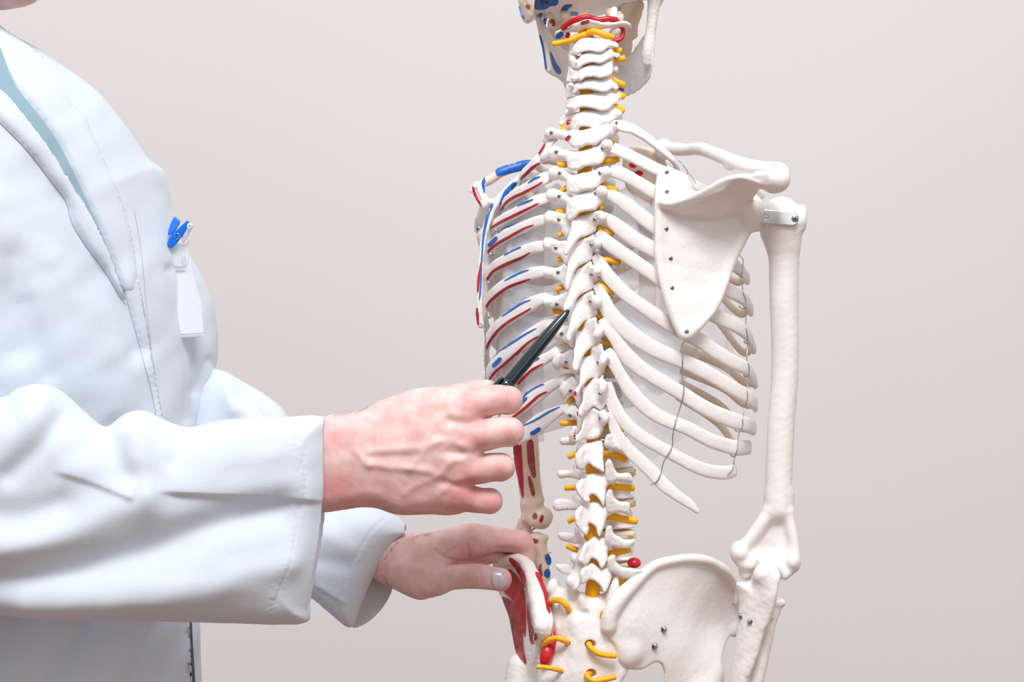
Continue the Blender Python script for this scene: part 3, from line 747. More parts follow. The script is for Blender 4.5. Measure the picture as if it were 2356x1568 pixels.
# ---------------------------------------------------------------- shoulder blades
f = Field()
body_h = [(1512,390,-96),(1512,480,-112),(1512,580,-112),(1545,700,-118),(1580,770,-120),(1600,600,-96),(1640,500,-86),(1690,580,-72),(1660,670,-88),(1740,480,-84),(1590,440,-86),(1560,640,-104)]
HB = rbf(body_h)
def Tb(X, Z):
    u, v = X + 1178, 784 - Z
    d = np.minimum(np.minimum(poly_sd(X, Z, np.array([U(*p)[[0, 2]] for p in SCO])) * -1, 26), 40)
    return 5.5 + 3.5 * np.clip(1 - np.maximum(d, 0) / 20, 0, 1)
SCO = [(1516,386),(1527,384),(1560,408),(1600,438),(1650,440),(1700,452),(1722,460),(1722,527),(1696,585),(1683,601),(1663,650),(1660,672),(1646,715),(1621,742),(1600,770),(1578,778),(1561,769),(1552,735),(1535,682),(1522,625),(1514,585),(1511,500),(1512,440)]
f.plate(SCO, HB, Tb, 8, 6, smooth=3)
f.tube([(1518,390,-98),(1513,440,-108),(1513,520,-114),(1514,590,-115),(1530,670,-117),(1556,745,-121),(1579,768,-124)], [5,6,6,7,8,9,11], 10)
f.tube([(1579,768,-124),(1618,738,-110),(1652,690,-94),(1685,600,-78),(1716,530,-74)], [11,8,8,9,12], 12)
# spine of the scapula rising toward the acromion
f.plate([(1516,462),(1540,462),(1580,452),(1605,441),(1635,425),(1665,408),(1700,400),(1745,396),(1775,384),(1778,372),(1800,378),(1815,400),(1812,425),(1795,438),(1770,443),(1750,432),(1735,428),(1710,420),(1692,418),(1668,442),(1640,456),(1610,464),(1580,470),(1545,478),(1520,480)],
        [(1515,470,-122),(1580,461,-150),(1640,440,-190),(1700,410,-205),(1750,415,-190),(1800,405,-160)], 10, 10, 9, smooth=3)
f.plate([(1540,472),(1580,464),(1610,452),(1645,430),(1690,412),(1748,424),(1738,448),(1722,470),(1700,488),(1650,502),(1590,500),(1550,488)], [(1550,476,-128),(1600,458,-152),(1645,436,-182),(1690,420,-192),(1745,430,-178),(1560,492,-112),(1600,500,-100),(1650,504,-92),(1700,488,-88),(1728,462,-105),(1650,468,-130),(1700,452,-138)], 12, 10, 14, smooth=3)
f.ell((1790,410,-168), (27, 24, 31), 14)
f.tube([(1745,408,-180),(1788,412,-168)], [15, 20], 12)
# glenoid neck and coracoid mass
f.ell((1732,488,-78), (22, 34, 42), 16); f.tube([(1700,470,-90),(1728,480,-82)], [20, 26], 14)
f.tube([(1722,455,-60),(1735,440,-40),(1750,450,20)], [15, 13, 9], 8)
f.tube([(1725,520,-74),(1742,524,-70)], [10, 9], 8)
V, Q = f.mesh(2.4, lambda V, N, u, v: 1.0 * wnoise(V, 34, 5) + .15 * wnoise(V, 10, 6) - 1.5 * np.exp(-((u - 1600) ** 2 / 700 + (v - 640) ** 2 / 5000)))
SCR_ = link('scapula', V, Q, BONE, SKEL)
# clavicle
f = Field()
f.tube([(1528,338,190),(1545,342,170),(1580,344,120),(1610,342,70),(1640,352,10),(1680,368,-60),(1720,381,-100),(1760,386,-125),(1782,386,-135)], [19,16,14.5,15,15.5,16,16,15,13], 6, flat=((0, 1, 0), 1.1))
f.ell((1528,345,195), (22, 22, 24), 8); f.ell((1680,384,-55), (14, 12, 8), 8)
V, Q = f.mesh(2.4, bumpy(.5, 24, .15, 8, 9)); link('clavicle', V, Q, BONE, SKEL)
# left scapula: seen almost edge-on
f = Field()
f.tube([(1220,395,150),(1195,407,150),(1165,437,150),(1148,457,150),(1136,476,145),(1122,511,140),(1113,548,135),(1107,600,130),(1104,658,128),(1103,720,130),(1106,748,135)], [5,6,7.5,8,8,8,7.5,7,7.5,8,7.5], 5)
f.plate([(1195,410),(1150,456),(1124,511),(1114,560),(1108,640),(1102,740),(1098,700),(1096,640),(1103,560),(1110,500),(1112,470),(1126,462),(1150,445)], [(1190,410,170),(1150,450,175),(1098,640,230),(1104,720,170),(1112,480,240)], 7, 6, 8, smooth=2)
f.plate([(1195,408),(1240,395),(1240,440),(1190,560),(1130,700),(1105,745),(1112,600),(1130,500)], [(1195,408,160),(1240,395,260),(1190,560,270),(1130,700,190),(1105,745,140),(1112,600,140),(1130,500,150)], 4, 4, 6, smooth=2)
f.tube([(1135,466,160),(1118,462,190),(1108,442,210),(1098,424,215),(1090,430,210),(1085,438,206)], [9, 9, 8, 8, 6, 5], 6)
f.tube([(1108,440,210),(1111,420,222),(1116,412,230)], [8, 7, 5], 6)
f.tube([(1116,470,180),(1112,500,220),(1114,520,240)], [12, 16, 14], 9)
V, Q = f.mesh(2.0, bumpy(.7, 12, .2, 5, 11)); SCL = link('scapula', V, Q, BONE, SKEL)
mark('painted_line', [(1087,428),(1092,445),(1099,460),(1108,473)], [4, 7, 6, 4], [SCL], REDP, SCL)
mark('painted_line', [(1118,410),(1111,422),(1114,445)], [8, 7, 3], [SCL], BLUE, SCL)
mark('painted_line', [(1135,468),(1124,492),(1117,520),(1112,548),(1108,600),(1106,650),(1103,690)], [5, 6, 5, 3, 3, 3], [SCL], BLUE, SCL)
mark('painted_mark', [(1186,420),(1165,445),(1150,470)], [10, 14, 6], [SCL] , BLUE, SCL)
mark('painted_mark', [(1107,600),(1102,640),(1100,672)], [2, 5, 4], [SCL], REDP, SCL)
mark('painted_mark', [(1098,708),(1099,725),(1101,748)], [4, 6, 3], [SCL], REDP, SCL)
# left clavicle, beige with a blue muscle patch
f = Field(); f.tube([(1108,424,228),(1130,412,228),(1155,396,226),(1190,384,230),(1222,374,240),(1260,366,260),(1300,372,285)], [10, 11, 11, 10, 10, 12, 15], 4)
V, Q = f.mesh(2.0, bumpy(.6, 12, .2, 5, 12)); CLL = link('clavicle', V, Q, BONE2, SKEL)
patch('painted_mark', [(1141,398),(1146,386),(1180,376),(1220,368),(1228,376),(1210,388),(1180,396),(1150,404)], [CLL], BLUE, fill=True, off=2.0, parent=CLL, step=4)
# sternum and costal cartilages in front
def th_front(td, v, s): return th_pos(math.radians(td), v, s)
f = Field()
stp = [(1440,345),(1470,335),(1515,350),(1535,380),(1520,430),(1500,470),(1505,600),(1510,700),(1490,720),(1470,700),(1470,600),(1462,470),(1440,430),(1432,380)]
f.plate(stp, [(1480,340,215),(1480,470,290),(1490,600,350),(1490,720,370),(1440,380,250),(1530,380,225)], 9, 8, 6)
V, Q = f.mesh(3., bumpy(1, 20, .2, 6, 13)); ST = link('sternum', V, Q, BONE2, SKEL)
for p in ((1457,379), (1470,398)):
    patch('painted_mark', [(p[0] - 10, p[1]), (p[0], p[1] - 7), (p[0] + 10, p[1]), (p[0], p[1] + 7)], [ST], RED, off=1., parent=ST, step=4)
for v0, s, v1 in [(880, .99, 800), (930, .985, 850), (984, .97, 880), (1030, .95, 910)]:
    P = [th_front(107, v0, s), th_front(120, v0 - 5, s * .95), th_front(140, (v0 + v1) / 2, s * .93), th_front(165, v1, s * .9)]
    C = cat([U(*p) for p in P], 6); V, Fc = sweep(C, 11, 5, [th_norm(math.radians(a)) for a in np.linspace(107, 165, len(C))], 12); link('cartilage', V, Fc, CART, SKEL)
for v0, s, v1 in [(640, .95, 560), (712, .97, 600), (800, .99, 650)]:
    for sg in (1, -1):
        P = [th_front(sg * 112, v0, s), th_front(sg * 130, v0 + 6, s * .98), th_front(sg * 150, (v0 + v1) / 2, s * .95), th_front(sg * 172, v1, s * .93)]
        C = cat([U(*p) for p in P], 6); V, Fc = sweep(C, 10, 5, [th_norm(math.radians(a)) for a in np.linspace(sg * 112, sg * 172, len(C))], 12); link('cartilage', V, Fc, CART, SKEL)

# ---------------------------------------------------------------- right arm
f = Field()
f.ell((1797,496,-30), (43, 46, 44), 10); f.ell((1840,505,-34), (17, 28, 30), 12); f.ell((1846,490,-20), (12, 14, 20), 8)
f.tube([(1797,520,-30),(1802,560,-30),(1804,600,-30),(1804,700,-28),(1806,850,-26),(1796,1000,-26),(1792,1100,-28),(1790,1170,-30)], [52,42,35,33,31,31,31,33], 14)
f.plate([(1768,1120),(1822,1120),(1828,1200),(1836,1240),(1839,1280),(1834,1308),(1806,1334),(1790,1318),(1760,1300),(1730,1312),(1700,1306),(1686,1288),(1684,1262),(1692,1248),(1716,1240),(1740,1205),(1760,1165)],
        [(1795,1120,-30),(1700,1270,-40),(1760,1260,-18),(1830,1280,-40),(1800,1320,-46)], 20, 20, 10)
f.ell((1700,1272,-48), (19, 24, 20), 8); f.ell((1822,1290,-42), (18, 32, 24), 8); f.tube([(1770,1180,-38),(1720,1246,-44),(1700,1262,-46)], [17, 14, 16], 10)
f.tube([(1812,1180,-40),(1826,1250,-46),(1826,1300,-46)], [14, 12, 12], 10)
f.tube([(1722,1308,-20),(1790,1310,-20)], [24, 24], 8); f.ell((1716,1318,-30), (16, 16, 16), 6)
f.ell((1765,1262,-62), (28, 26, 24), 10, sub=True)
V, Q = f.mesh(2.4, lambda V, N, u, v: .7 * wnoise(V, 45, 21) + .15 * wnoise(V, 12, 22) - 1.5 * np.exp(-(np.abs(u + (v - 600) * .02 - 1850) ** 2 / 60)) * (v > 530) * (v < 600))
HUM = link('humerus', V, Q, BONE, SKEL)
f = Field()
f.plate([(1738,1300),(1742,1284),(1752,1280),(1766,1290),(1786,1304),(1795,1324),(1793,1342),(1786,1376),(1774,1420),(1760,1455),(1746,1500),(1734,1535),(1718,1575),(1712,1640),(1708,1720),(1672,1720),(1676,1640),(1681,1568),(1689,1500),(1696,1440),(1700,1400),(1700,1368),(1695,1352),(1693,1340),(1706,1338),(1722,1338),(1730,1326)],
        [(1750,1290,-70),(1760,1330,-92),(1700,1345,-52),(1740,1380,-80),(1725,1450,-70),(1700,1568,-64),(1690,1720,-62)], 24, 23, 8, smooth=3)
f.ell((1760,1322,-98), (28, 22, 26), 14); f.ell((1752,1290,-74), (13, 16, 12), 8)
f.tube([(1722,1352,-100),(1712,1372,-106)], [5, 4], 12, sub=True)
V, Q = f.mesh(2.4, bumpy(1., 24, .3, 8, 23)); ULN = link('ulna', V, Q, BONE, SKEL)
f = Field()
f.ell((1790,1386,-52), (18, 17, 12), 4); f.tube([(1788,1392,-52),(1778,1420,-54),(1768,1450,-54),(1756,1500,-52),(1741,1560,-50),(1728,1640,-48),(1722,1720,-48)], [13, 11.5, 14, 16, 17.5, 17, 16], 5)
V, Q = f.mesh(2.2, bumpy(.8, 20, .2, 8, 24)); link('radius', V, Q, BONE, SKEL)
wire('binding_wire', [(1757,1423,-74),(1765,1427,-74),(1776,1424,-70),(1779,1420,-60)], 1.6, STEEL, SKEL)

# ---------------------------------------------------------------- left arm, mostly behind the rib cage
f = Field()
f.ell((1122,545,225), (24, 28, 30), 8)
f.tube([(1124,550,225),(1140,640,215),(1165,780,205),(1195,930,195),(1209,1020,187),(1217,1100,182),(1228,1150,180)], [26, 22, 22, 26, 31, 27, 26], 8)
f.tube([(1214,1110,182),(1210,1160,176),(1207,1190,176)], [20, 12, 10], 8)
f.ell((1244,1190,184), (29, 32, 28), 8); f.tube([(1220,1160,176),(1228,1195,172)], [22, 17], 8)
V, Q = f.mesh(2.4, bumpy(1, 18, .3, 7, 25)); HUL = link('humerus', V, Q, BONE2, SKEL)
for pts, w, m in [([(1190,1010),(1193,1060),(1199,1105),(1204,1145)], [18, 18, 11, 3], REDP), ([(1219,1010),(1222,1060),(1229,1098)], [15, 16, 9], REDD),
                  ([(1217,1094),(1222,1115),(1228,1140)], [5, 10, 8], REDD), ([(1231,1180),(1231,1187),(1230,1192)], 12, REDD), ([(1248,1184),(1246,1192),(1243,1200)], 8, REDD)]:
    mark('painted_mark', pts, w, [HUL], m, HUL)
f = Field()
f.tube([(1200,1200,200),(1212,1215,196),(1214,1235,192),(1240,1240,180),(1256,1236,182)], [10, 12, 10, 8, 7], 8)
f.tube([(1205,1205,205),(1195,1225,215),(1190,1260,220)], [12, 14, 12], 8)
f.tube([(1236,1244,184),(1244,1280,184),(1250,1330,180),(1254,1380,180),(1254,1440,182)], [22, 20, 17, 15, 14], 8)
f.tube([(1225,1250,200),(1232,1300,205),(1236,1360,205),(1236,1440,205)], [12, 11, 11, 11], 6)
V, Q = f.mesh(2.4, bumpy(.9, 16, .3, 7, 26)); ULL = link('ulna', V, Q, BONE2, SKEL)
for pts, w, m in [([(1222,1241),(1230,1243),(1238,1244)], 9, REDD), ([(1258,1272),(1261,1285),(1264,1298)], [8, 14, 12], BLUE), ([(1259,1309),(1259,1318),(1259,1327)], 15, BLUE), ([(1244,1296),(1243,1310),(1246,1325)], [4, 8, 8], REDD)]:
    mark('painted_mark', pts, w, [ULL], m, ULL)
wire('binding_wire', [(1252,1276,160),(1260,1273,160),(1268,1270,170)], 1.4, STEEL, SKEL)
wire('rod', [(1218,1220,178),(1226,1217,176),(1234,1213,176)], 2.4, STEEL, SKEL)
# ---------------------------------------------------------------- skull
f = Field()
f.plate([(1190,-8),(1196,22),(1204,44),(1216,50),(1227,42),(1236,36),(1260,39),(1290,43),(1318,40),(1345,36),(1372,34),(1400,25),(1430,17),(1465,8),(1490,-2),(1528,0),(1548,-90),(1548,-200),(1500,-340),(1370,-420),(1240,-350),(1182,-200),(1178,-90)],
        [(1200,0,110),(1365,0,120),(1530,0,150),(1365,-300,130)], 225, 205, 10, smooth=3)
V, Q = f.mesh(4.0, lambda V, N, u, v: 2.0 * wnoise(V, 40, 31) + .6 * wnoise(V, 12, 32))
SK = link('skull', V, Q, BONE, SKEL)
f = Field()
f.plate([(1196,-10),(1226,-10),(1230,20),(1224,44),(1214,52),(1205,44),(1198,24)], [(1196,0,40),(1228,0,-10),(1210,50,30)], 14, 13, 6)
f.tube([(1266,34,60),(1272,50,70),(1277,64,80)], [7, 6, 3.5], 4)
f.tube([(1206,10,40),(1262,24,80),(1300,30,180),(1450,15,130)], 9, 5); f.tube([(1278,34,110),(1270,60,190)], 8, 5)
f.tube([(1252,34,90),(1254,44,90),(1254,55,92)], [5, 5, 3], 4)
f.tube([(1404,30,30),(1412,40,20),(1420,50,20),(1428,38,30)], [12, 14, 13, 8], 6); f.tube([(1300,36,40),(1308,50,50)], [13, 11], 6)
f.plate([(1430,10),(1480,0),(1478,30),(1468,62),(1468,85),(1456,90),(1452,125),(1418,128),(1420,96),(1432,60)], [(1430,30,110),(1480,20,150),(1440,120,240),(1460,80,210)], 8, 7, 8, smooth=2)
f.ell((1450,82,215), (17, 16, 10), 6); f.tube([(1464,-5,120),(1466,20,130),(1463,38,135)], [7, 6, 4], 6)
f.plate([(1262,44),(1290,44),(1300,60),(1312,95),(1310,122),(1280,110),(1262,80)], [(1262,60,200),(1310,110,280)], 6, 6, 6)
V, Q = f.mesh(2.2, bumpy(.8, 16, .3, 6, 33)); SKB = link('skull_base', V, Q, BONE2, SKEL)
f = Field()
f.plate([(1234,36),(1246,40),(1258,62),(1275,90),(1296,112),(1312,126),(1312,200),(1296,190),(1280,178),(1268,172),(1258,164),(1253,150),(1252,125),(1247,95),(1240,66)], [(1236,50,110),(1254,150,118),(1262,120,140),(1310,150,240)], 6, 5.5, 8, smooth=3)
f.tube([(1238,44,104),(1248,80,106),(1256,120,108),(1262,160,114)], [6, 8, 8, 8], 6)
f.plate([(1487,72),(1502,60),(1504,120),(1502,160),(1493,184),(1472,206),(1448,220),(1425,224),(1405,222),(1404,132),(1430,128),(1452,122),(1462,108),(1474,92)], [(1500,100,90),(1495,160,100),(1450,180,200),(1410,180,280),(1440,220,230)], 8, 7.5, 8, smooth=3)
f.tube([(1506,-12,75),(1502,30,78),(1496,80,82),(1490,120,86),(1489,142,92)], [17, 13, 12.5, 13.5, 12], 8)
f.tube([(1512,-20,80),(1518,0,100),(1510,20,105)], [10, 8, 6], 8)
f.tube([(1308,188,240),(1340,206,300),(1380,214,320),(1412,212,285)], [12, 14, 14, 12], 10, flat=((0, 0, 1), .6))
V, Q = f.mesh(2.2, bumpy(.8, 20, .3, 6, 34)); MAN = link('mandible', V, Q, BONE, SKEL)
for u, v, d, L in [(1420,134,246,17),(1428,136,248,16),(1437,136,246,15),(1446,133,242,13),(1452,128,236,12)]:
    P = [U(u, v, d), U(u, v + L * .5, d - 1), U(u + .5, v + L, d - 2)]
    V, Fc = sweep(P, [4.5, 4.2, 3], [4, 4, 2], [np.array([0, -1, 0])] * 3, 10, 3); link('tooth', V, Fc, TOOTH, MAN)
for u, v in [(1418,168),(1427,170),(1436,169)]:
    P = [U(u, v, 236), U(u, v - 8, 236), U(u, v - 15, 236)]
    V, Fc = sweep(P, [4.5, 4.5, 4], 4, [np.array([0, -1, 0])] * 3, 10, 3); link('tooth', V, Fc, TOOTH, MAN)
patch('painted_mark', [(1227,14),(1231,2),(1243,-10),(1275,-12),(1285,2),(1280,12),(1266,14),(1255,21),(1238,22),(1229,19)], [SK], BLUE, off=1., step=4, parent=SK)
for pts, w, t, m in [([(1294,28),(1302,17),(1316,11)], [12, 13, 5], SK, BLUE), ([(1310,33),(1320,31),(1330,32)], 8, SK, BLUE), ([(1240,33),(1246,34),(1253,37)], 8, SK, BLUE),
                     ([(1212,11),(1215,15),(1218,20)], 9, SKB, REDD), ([(1195,14),(1199,28),(1206,44)], 4, SKB, BLUE), ([(1269,44),(1272,52),(1275,59)], 11, SKB, REDD), ([(1254,42),(1254,48),(1254,55)], 7, SKB, BLUE),
                     ([(1242,80),(1249,105),(1254,135),(1257,160)], 4, MAN, BLUE), ([(1421,211),(1429,207),(1435,208)], [6, 12, 8], MAN, BLUE)]:
    mark('painted_mark', pts, w, [t], m, t, off=.9)
patch('painted_mark', [(1265,120),(1270,124),(1279,144),(1290,160),(1289,170),(1281,168),(1272,154),(1268,138)], [MAN], BLUE, off=.8, step=4, parent=MAN)
for (a, b, c, e) in [(1245,0,1245,8),(1245,0,1250,2),(1250,2,1246,5),(1246,5,1251,8),(1254,8,1255,1),(1255,1,1258,6),(1258,6,1261,1),(1261,1,1262,9)]:
    mark('pen_letter', [(a, b), (c, e)], 1.6, [SK], DARK, SK, off=1.6, step=3)

# ---------------------------------------------------------------- sacrum
f = Field()
SH = [(1262,1360,30),(1340,1375,-52),(1425,1360,-40),(1258,1460,-5),(1340,1470,-78),(1428,1450,-62),(1245,1540,-30),(1340,1560,-80),(1430,1540,-62),(1300,1420,-48),(1390,1420,-66),(1340,1700,-40)]
f.plate([(1258,1356),(1266,1338),(1290,1350),(1320,1352),(1345,1364),(1385,1366),(1402,1356),(1432,1350),(1440,1440),(1438,1500),(1446,1540),(1428,1575),(1405,1640),(1340,1720),(1262,1650),(1238,1580),(1240,1525),(1254,1480),(1258,1400)], SH, 17, 15, 6, smooth=3)
f.ell((1272,1350,10), (15, 18, 22), 10, rot=(0, 15, 0)); f.tube([(1405,1378,-66),(1414,1350,-70),(1417,1332,-72)], [14, 11, 6], 8)
for u, v, r in [(1339,1380,(10,13,20)),(1322,1437,(8,13,22)),(1321,1490,(8,12,18)),(1324,1540,(8,12,20)),(1385,1450,(9,9,16)),(1388,1515,(9,9,14)),(1288,1440,(9,10,18)),(1276,1500,(8,10,16)),(1368,1400,(8,8,14)),(1298,1390,(12,10,12))]:
    f.ell((u, v, -72 if u > 1300 else -42), r, 14)
for u, v, d, r in [(1390,1417,-78,9),(1358,1481,-92,12),(1360,1548,-92,12),(1306,1478,-68,8),(1295,1544,-62,8),(1308,1403,-60,7),(1345,1410,-90,12)]:
    f.ell((u, v, d), (r, 16, r * .8), 4, sub=True)
V, Q = f.mesh(2.2, bumpy(.7, 24, .25, 8, 41)); SAC = link('sacrum', V, Q, BONE, SKEL)
for p, r in [([(1262,1386,-10),(1276,1380,-48),(1292,1382,-72),(1303,1392,-78),(1310,1406,-62)], [7]), ([(1248,1488,-50),(1260,1474,-72),(1278,1467,-84),(1296,1472,-88),(1308,1480,-70)], [6.5]),
             ([(1235,1533,-90),(1255,1534,-92),(1280,1539,-90),(1298,1543,-66)], [5.5]), ([(1386,1420,-72),(1389,1409,-98),(1400,1406,-104),(1412,1407,-96)], [7]),
             ([(1358,1478,-72),(1355,1483,-104),(1370,1499,-112),(1392,1506,-112),(1417,1508,-106)], [6.5]), ([(1362,1545,-74),(1350,1553,-106),(1365,1565,-112),(1390,1562,-112),(1416,1556,-106)], [6.5])]:
    nerve(p, r[0])
# ---------------------------------------------------------------- right hip bone
f = Field()
HP = [(1398,1440,-92),(1420,1375,-88),(1500,1296,-48),(1588,1278,0),(1668,1300,60),(1700,1355,110),(1700,1440,120),(1450,1440,-84),(1460,1530,-62),(1520,1420,-40),(1600,1400,35),(1600,1330,18),(1580,1480,10),(1655,1530,60),(1560,1600,10),(1640,1440,85)]
HH = rbf(HP)
IL = [(1395,1440),(1399,1408),(1420,1372),(1460,1330),(1500,1295),(1540,1281),(1588,1275),(1633,1281),(1668,1299),(1689,1321),(1701,1353),(1703,1417),(1697,1449),(1681,1462),(1670,1482),(1662,1515),(1660,1540),(1648,1575),(1655,1640),(1640,1700),(1560,1700),(1530,1640),(1527,1570),(1528,1545),(1521,1526),(1508,1522),(1490,1532),(1473,1539),(1447,1536),(1437,1518),(1433,1497),(1404,1471)]
f.plate(IL, HH, 8, 7, 6, smooth=3)
cr = [(1400,1440),(1404,1412),(1425,1376),(1463,1337),(1502,1303),(1542,1290),(1588,1284),(1632,1290),(1664,1308),(1684,1330),(1695,1356),(1694,1385)]
def hd(p): q = U(p[0], p[1], 0); return float(HH(np.array([q[0]]), np.array([q[2]]))[0])
f.tube([(a, b, hd((a, b)) - 9) for a, b in cr], [18, 19, 19, 14, 11, 10.5, 11, 11, 11, 9, 7, 6], 7)
f.ell((1440,1500,-72), (30, 18, 26), 24); f.tube([(1545,1640,30),(1600,1600,50),(1640,1560,75)], [40, 38, 26], 30)
f.ell((1690,1450,112), (10, 12, 16), 10); 
V, Q = f.mesh(2.4, lambda V, N, u, v: .9 * wnoise(V, 60, 42) + .15 * wnoise(V, 14, 43) + .4 * wnoise(V, 6, 44) * np.exp(-((u - 1450) ** 2 + (v - 1420) ** 2) / 1800))
HIP = link('hip_bone', V, Q, BONE, SKEL)
# ---------------------------------------------------------------- left hip bone with the painted muscle areas
f = Field()
HPL = [(1160,1292,190),(1200,1285,150),(1228,1330,80),(1250,1380,10),(1264,1430,-55),(1165,1370,170),(1182,1410,110),(1190,1480,80),(1215,1420,60),(1235,1480,-5),(1238,1520,-25),(1175,1560,90),(1210,1560,50)]
ILL = [(1136,1290),(1155,1275),(1180,1270),(1200,1273),(1215,1281),(1230,1303),(1248,1340),(1262,1388),(1269,1422),(1268,1446),(1259,1468),(1248,1484),(1243,1515),(1246,1560),(1246,1660),(1170,1680),(1160,1600),(1168,1558),(1182,1524),(1188,1502),(1180,1467),(1172,1426),(1160,1388),(1148,1362),(1135,1330)]
f.plate(ILL, HPL, 9, 8, 6, smooth=3)
HHL = rbf(HPL)
f.tube([(1150,1290,180),(1185,1286,138),(1208,1296,108),(1224,1330,66),(1235,1370,18),(1245,1410,-38),(1249,1440,-66),(1243,1466,-50)], [14, 15, 15, 17, 19, 21, 20, 12], 12)
f.tube([(1243,1466,-46),(1240,1500,-30),(1232,1520,-16)], [12, 10, 8], 8); f.tube([(1195,1530,50),(1190,1600,50)], [28, 36], 16)
V, Q = f.mesh(2.2, bumpy(1.1, 22, .4, 7, 46)); HIL = link('hip_bone', V, Q, BONE, SKEL)
for poly, m in [([(1169,1310),(1182,1316),(1196,1332),(1206,1356),(1211,1396),(1212,1430),(1210,1466),(1204,1441),(1196,1406),(1178,1377),(1163,1362),(1158,1340)], REDP),
                ([(1157,1376),(1166,1375),(1178,1382),(1192,1400),(1204,1434),(1205,1482),(1213,1524),(1201,1520),(1189,1500),(1180,1456),(1173,1419)], REDD),
                ([(1215,1385),(1219,1410),(1226,1441),(1237,1464),(1228,1480),(1221,1474),(1217,1445),(1214,1415)], REDD),
                ([(1231,1318),(1238,1318),(1250,1338),(1260,1368),(1265,1395),(1265,1411),(1257,1400),(1250,1366),(1240,1340)], REDP)]:
    patch('painted_muscle', poly, [HIL], m, off=2.2, step=4, fill=True, parent=HIL)
mark('painted_muscle', [(1174,1284),(1188,1297),(1200,1315),(1207,1332),(1210,1350)], [8, 13, 14, 11, 5], [HIL], REDP, HIL, off=3.6)
mark('painted_muscle', [(1132,1290),(1138,1284),(1142,1280)], 8, [HIL], BLUE, HIL, off=2)
f = Field(); f.tube([(1270,1404,-8),(1274,1440,-30),(1266,1480,-52),(1256,1510,-66),(1252,1526,-60)], [7, 11, 14, 14, 8], 5, flat=((0, 1, 0), 1.6))
V, Q = f.mesh(2.); link('ligament', V, Q, RED, SKEL)

# ---------------------------------------------------------------- metal parts
def rot_frame(n):
    n = np.asarray(n, float); n /= np.linalg.norm(n)
    a = np.cross([0, 0, 1], n); a /= np.linalg.norm(a); return a, np.cross(n, a), n
def screw_mesh(r):
    V = [(0, 0, r * .42)]; Fc = []; seg = 16
    for rr, h in [(.45, .38), (.8, .24), (1., 0), (1., -.5)]:
        for j in range(seg):
            a = 2 * math.pi * j / seg; V.append((math.cos(a) * r * rr, math.sin(a) * r * rr, h * r))
    for j in range(seg): Fc.append((0, 1 + j, 1 + (j + 1) % seg))
    for k in range(3):
        for j in range(seg):
            a, b = 1 + k * seg + j, 1 + k * seg + (j + 1) % seg; Fc.append((a, a + seg, b + seg, b))
    S = []; n0 = len(V)
    for i, (w, l) in enumerate([(.13, .6), (.6, .13)]):
        for z in (.46, .2):
            for sx, sy in ((-1, -1), (1, -1), (1, 1), (-1, 1)): V.append((sx * w * r, sy * l * r, z * r))
        b = n0 + i * 8
        Fc.append((b, b + 1, b + 2, b + 3)); S.append(len(Fc) - 1)
        for j in range(4): Fc.append((b + j, b + 4 + j, b + 4 + (j + 1) % 4, b + (j + 1) % 4)); S.append(len(Fc) - 1)
    return np.array(V), Fc, S
def screw(u, v, r, targets, tilt=(0, 0), depth=None):
    h = ray(targets, u, v)
    if h is None and depth is None: return
    if h is None or depth is not None: p = U(u, v, depth); n = np.array([0, -1., 0])
    else: p = np.array(h[0]); n = np.array(h[1]) * .6 + np.array([0, -.5, 0])
    n = n + np.array([tilt[0], 0, tilt[1]])
    a, b, c = rot_frame(n)
    L, Fc, S = screw_mesh(r)
    W = p + c * r * .1 + L[:, :1] * a + L[:, 1:2] * b + L[:, 2:] * c
    o = link('screw', W, Fc, STEEL, SKEL)
    o.data.materials.append(DARK)
    for i in S: o.data.polygons[i].material_index = 1
    return o
for u, v in [(1269,305),(1280,349),(1288,398),(1287,451),(1286,505),(1279,570),(1284,626),(1281,699),(1292,767),(1303,832),(1313,898),(1312,955)]:
    screw(u, v, 5.2, VERT + list(ribs.values()))
for u, v in [(1419,283),(1386,341),(1380,398),(1370,445),(1368,505),(1360,563),(1360,631),(1358,693),(1376,833),(1380,905),(1381,963)]:
    screw(u, v, 4.8, VERT, tilt=(-.5, 0))
for u, v in [(1534,396),(1534,441),(1533,526),(1543,594),(1546,662),(1580,762)]: screw(u, v, 5.5, [SCR_])
for u, v in [(1525,1447),(1504,1486)]: screw(u, v, 9, [HIP], tilt=(-.9, .1))
for u, v in [(1705,1417),(1727,1429)]: screw(u, v, 7.5, [ULN], tilt=(.5, .2))
def bolt(pts):
    a, b = np.array(U(*pts[0])), np.array(U(*pts[1])); d = (b - a) / np.linalg.norm(b - a)
    P = [a - d * 3, a + d * 3, a + d * 3.2, b]
    V, Fc = sweep(P, [5.5, 5.5, 2.2, 2.2], seg=8); link('bolt', V, Fc, STEEL, SKEL)
for p in [((1396,624,-30),(1411,626,-20)), ((1393,685,-30),(1409,683,-20)), ((1415,826,-20),(1428,824,-10)), ((1412,898,-20),(1428,894,-10)),
          ((1141,530,60),(1152,534,60)), ((1129,585,70),(1144,588,70)), ((1125,651,80),(1139,651,80)), ((1125,728,90),(1134,727,90)), ((1204,417,190),(1212,414,190))]: bolt(p)
f = Field()
bh = [(1750,500,-78),(1790,500,-86),(1836,500,-84),(1790,485,-84)]
f.plate([(1740,484),(1764,482),(1800,485),(1824,487),(1835,494),(1838,503),(1835,512),(1826,519),(1800,518),(1762,515),(1740,514)], bh, 2.2, 1.5, 1, smooth=2)
f.plate([(1730,494),(1762,494),(1768,499),(1762,504),(1730,504)], bh, 20, 4, 1, sub=True, smooth=2)
V, Q = f.mesh(1.2, smooth=1); BRK = link('shoulder_bracket', V, Q, STEELB, SKEL)
screw(1829, 503, 8, [BRK])
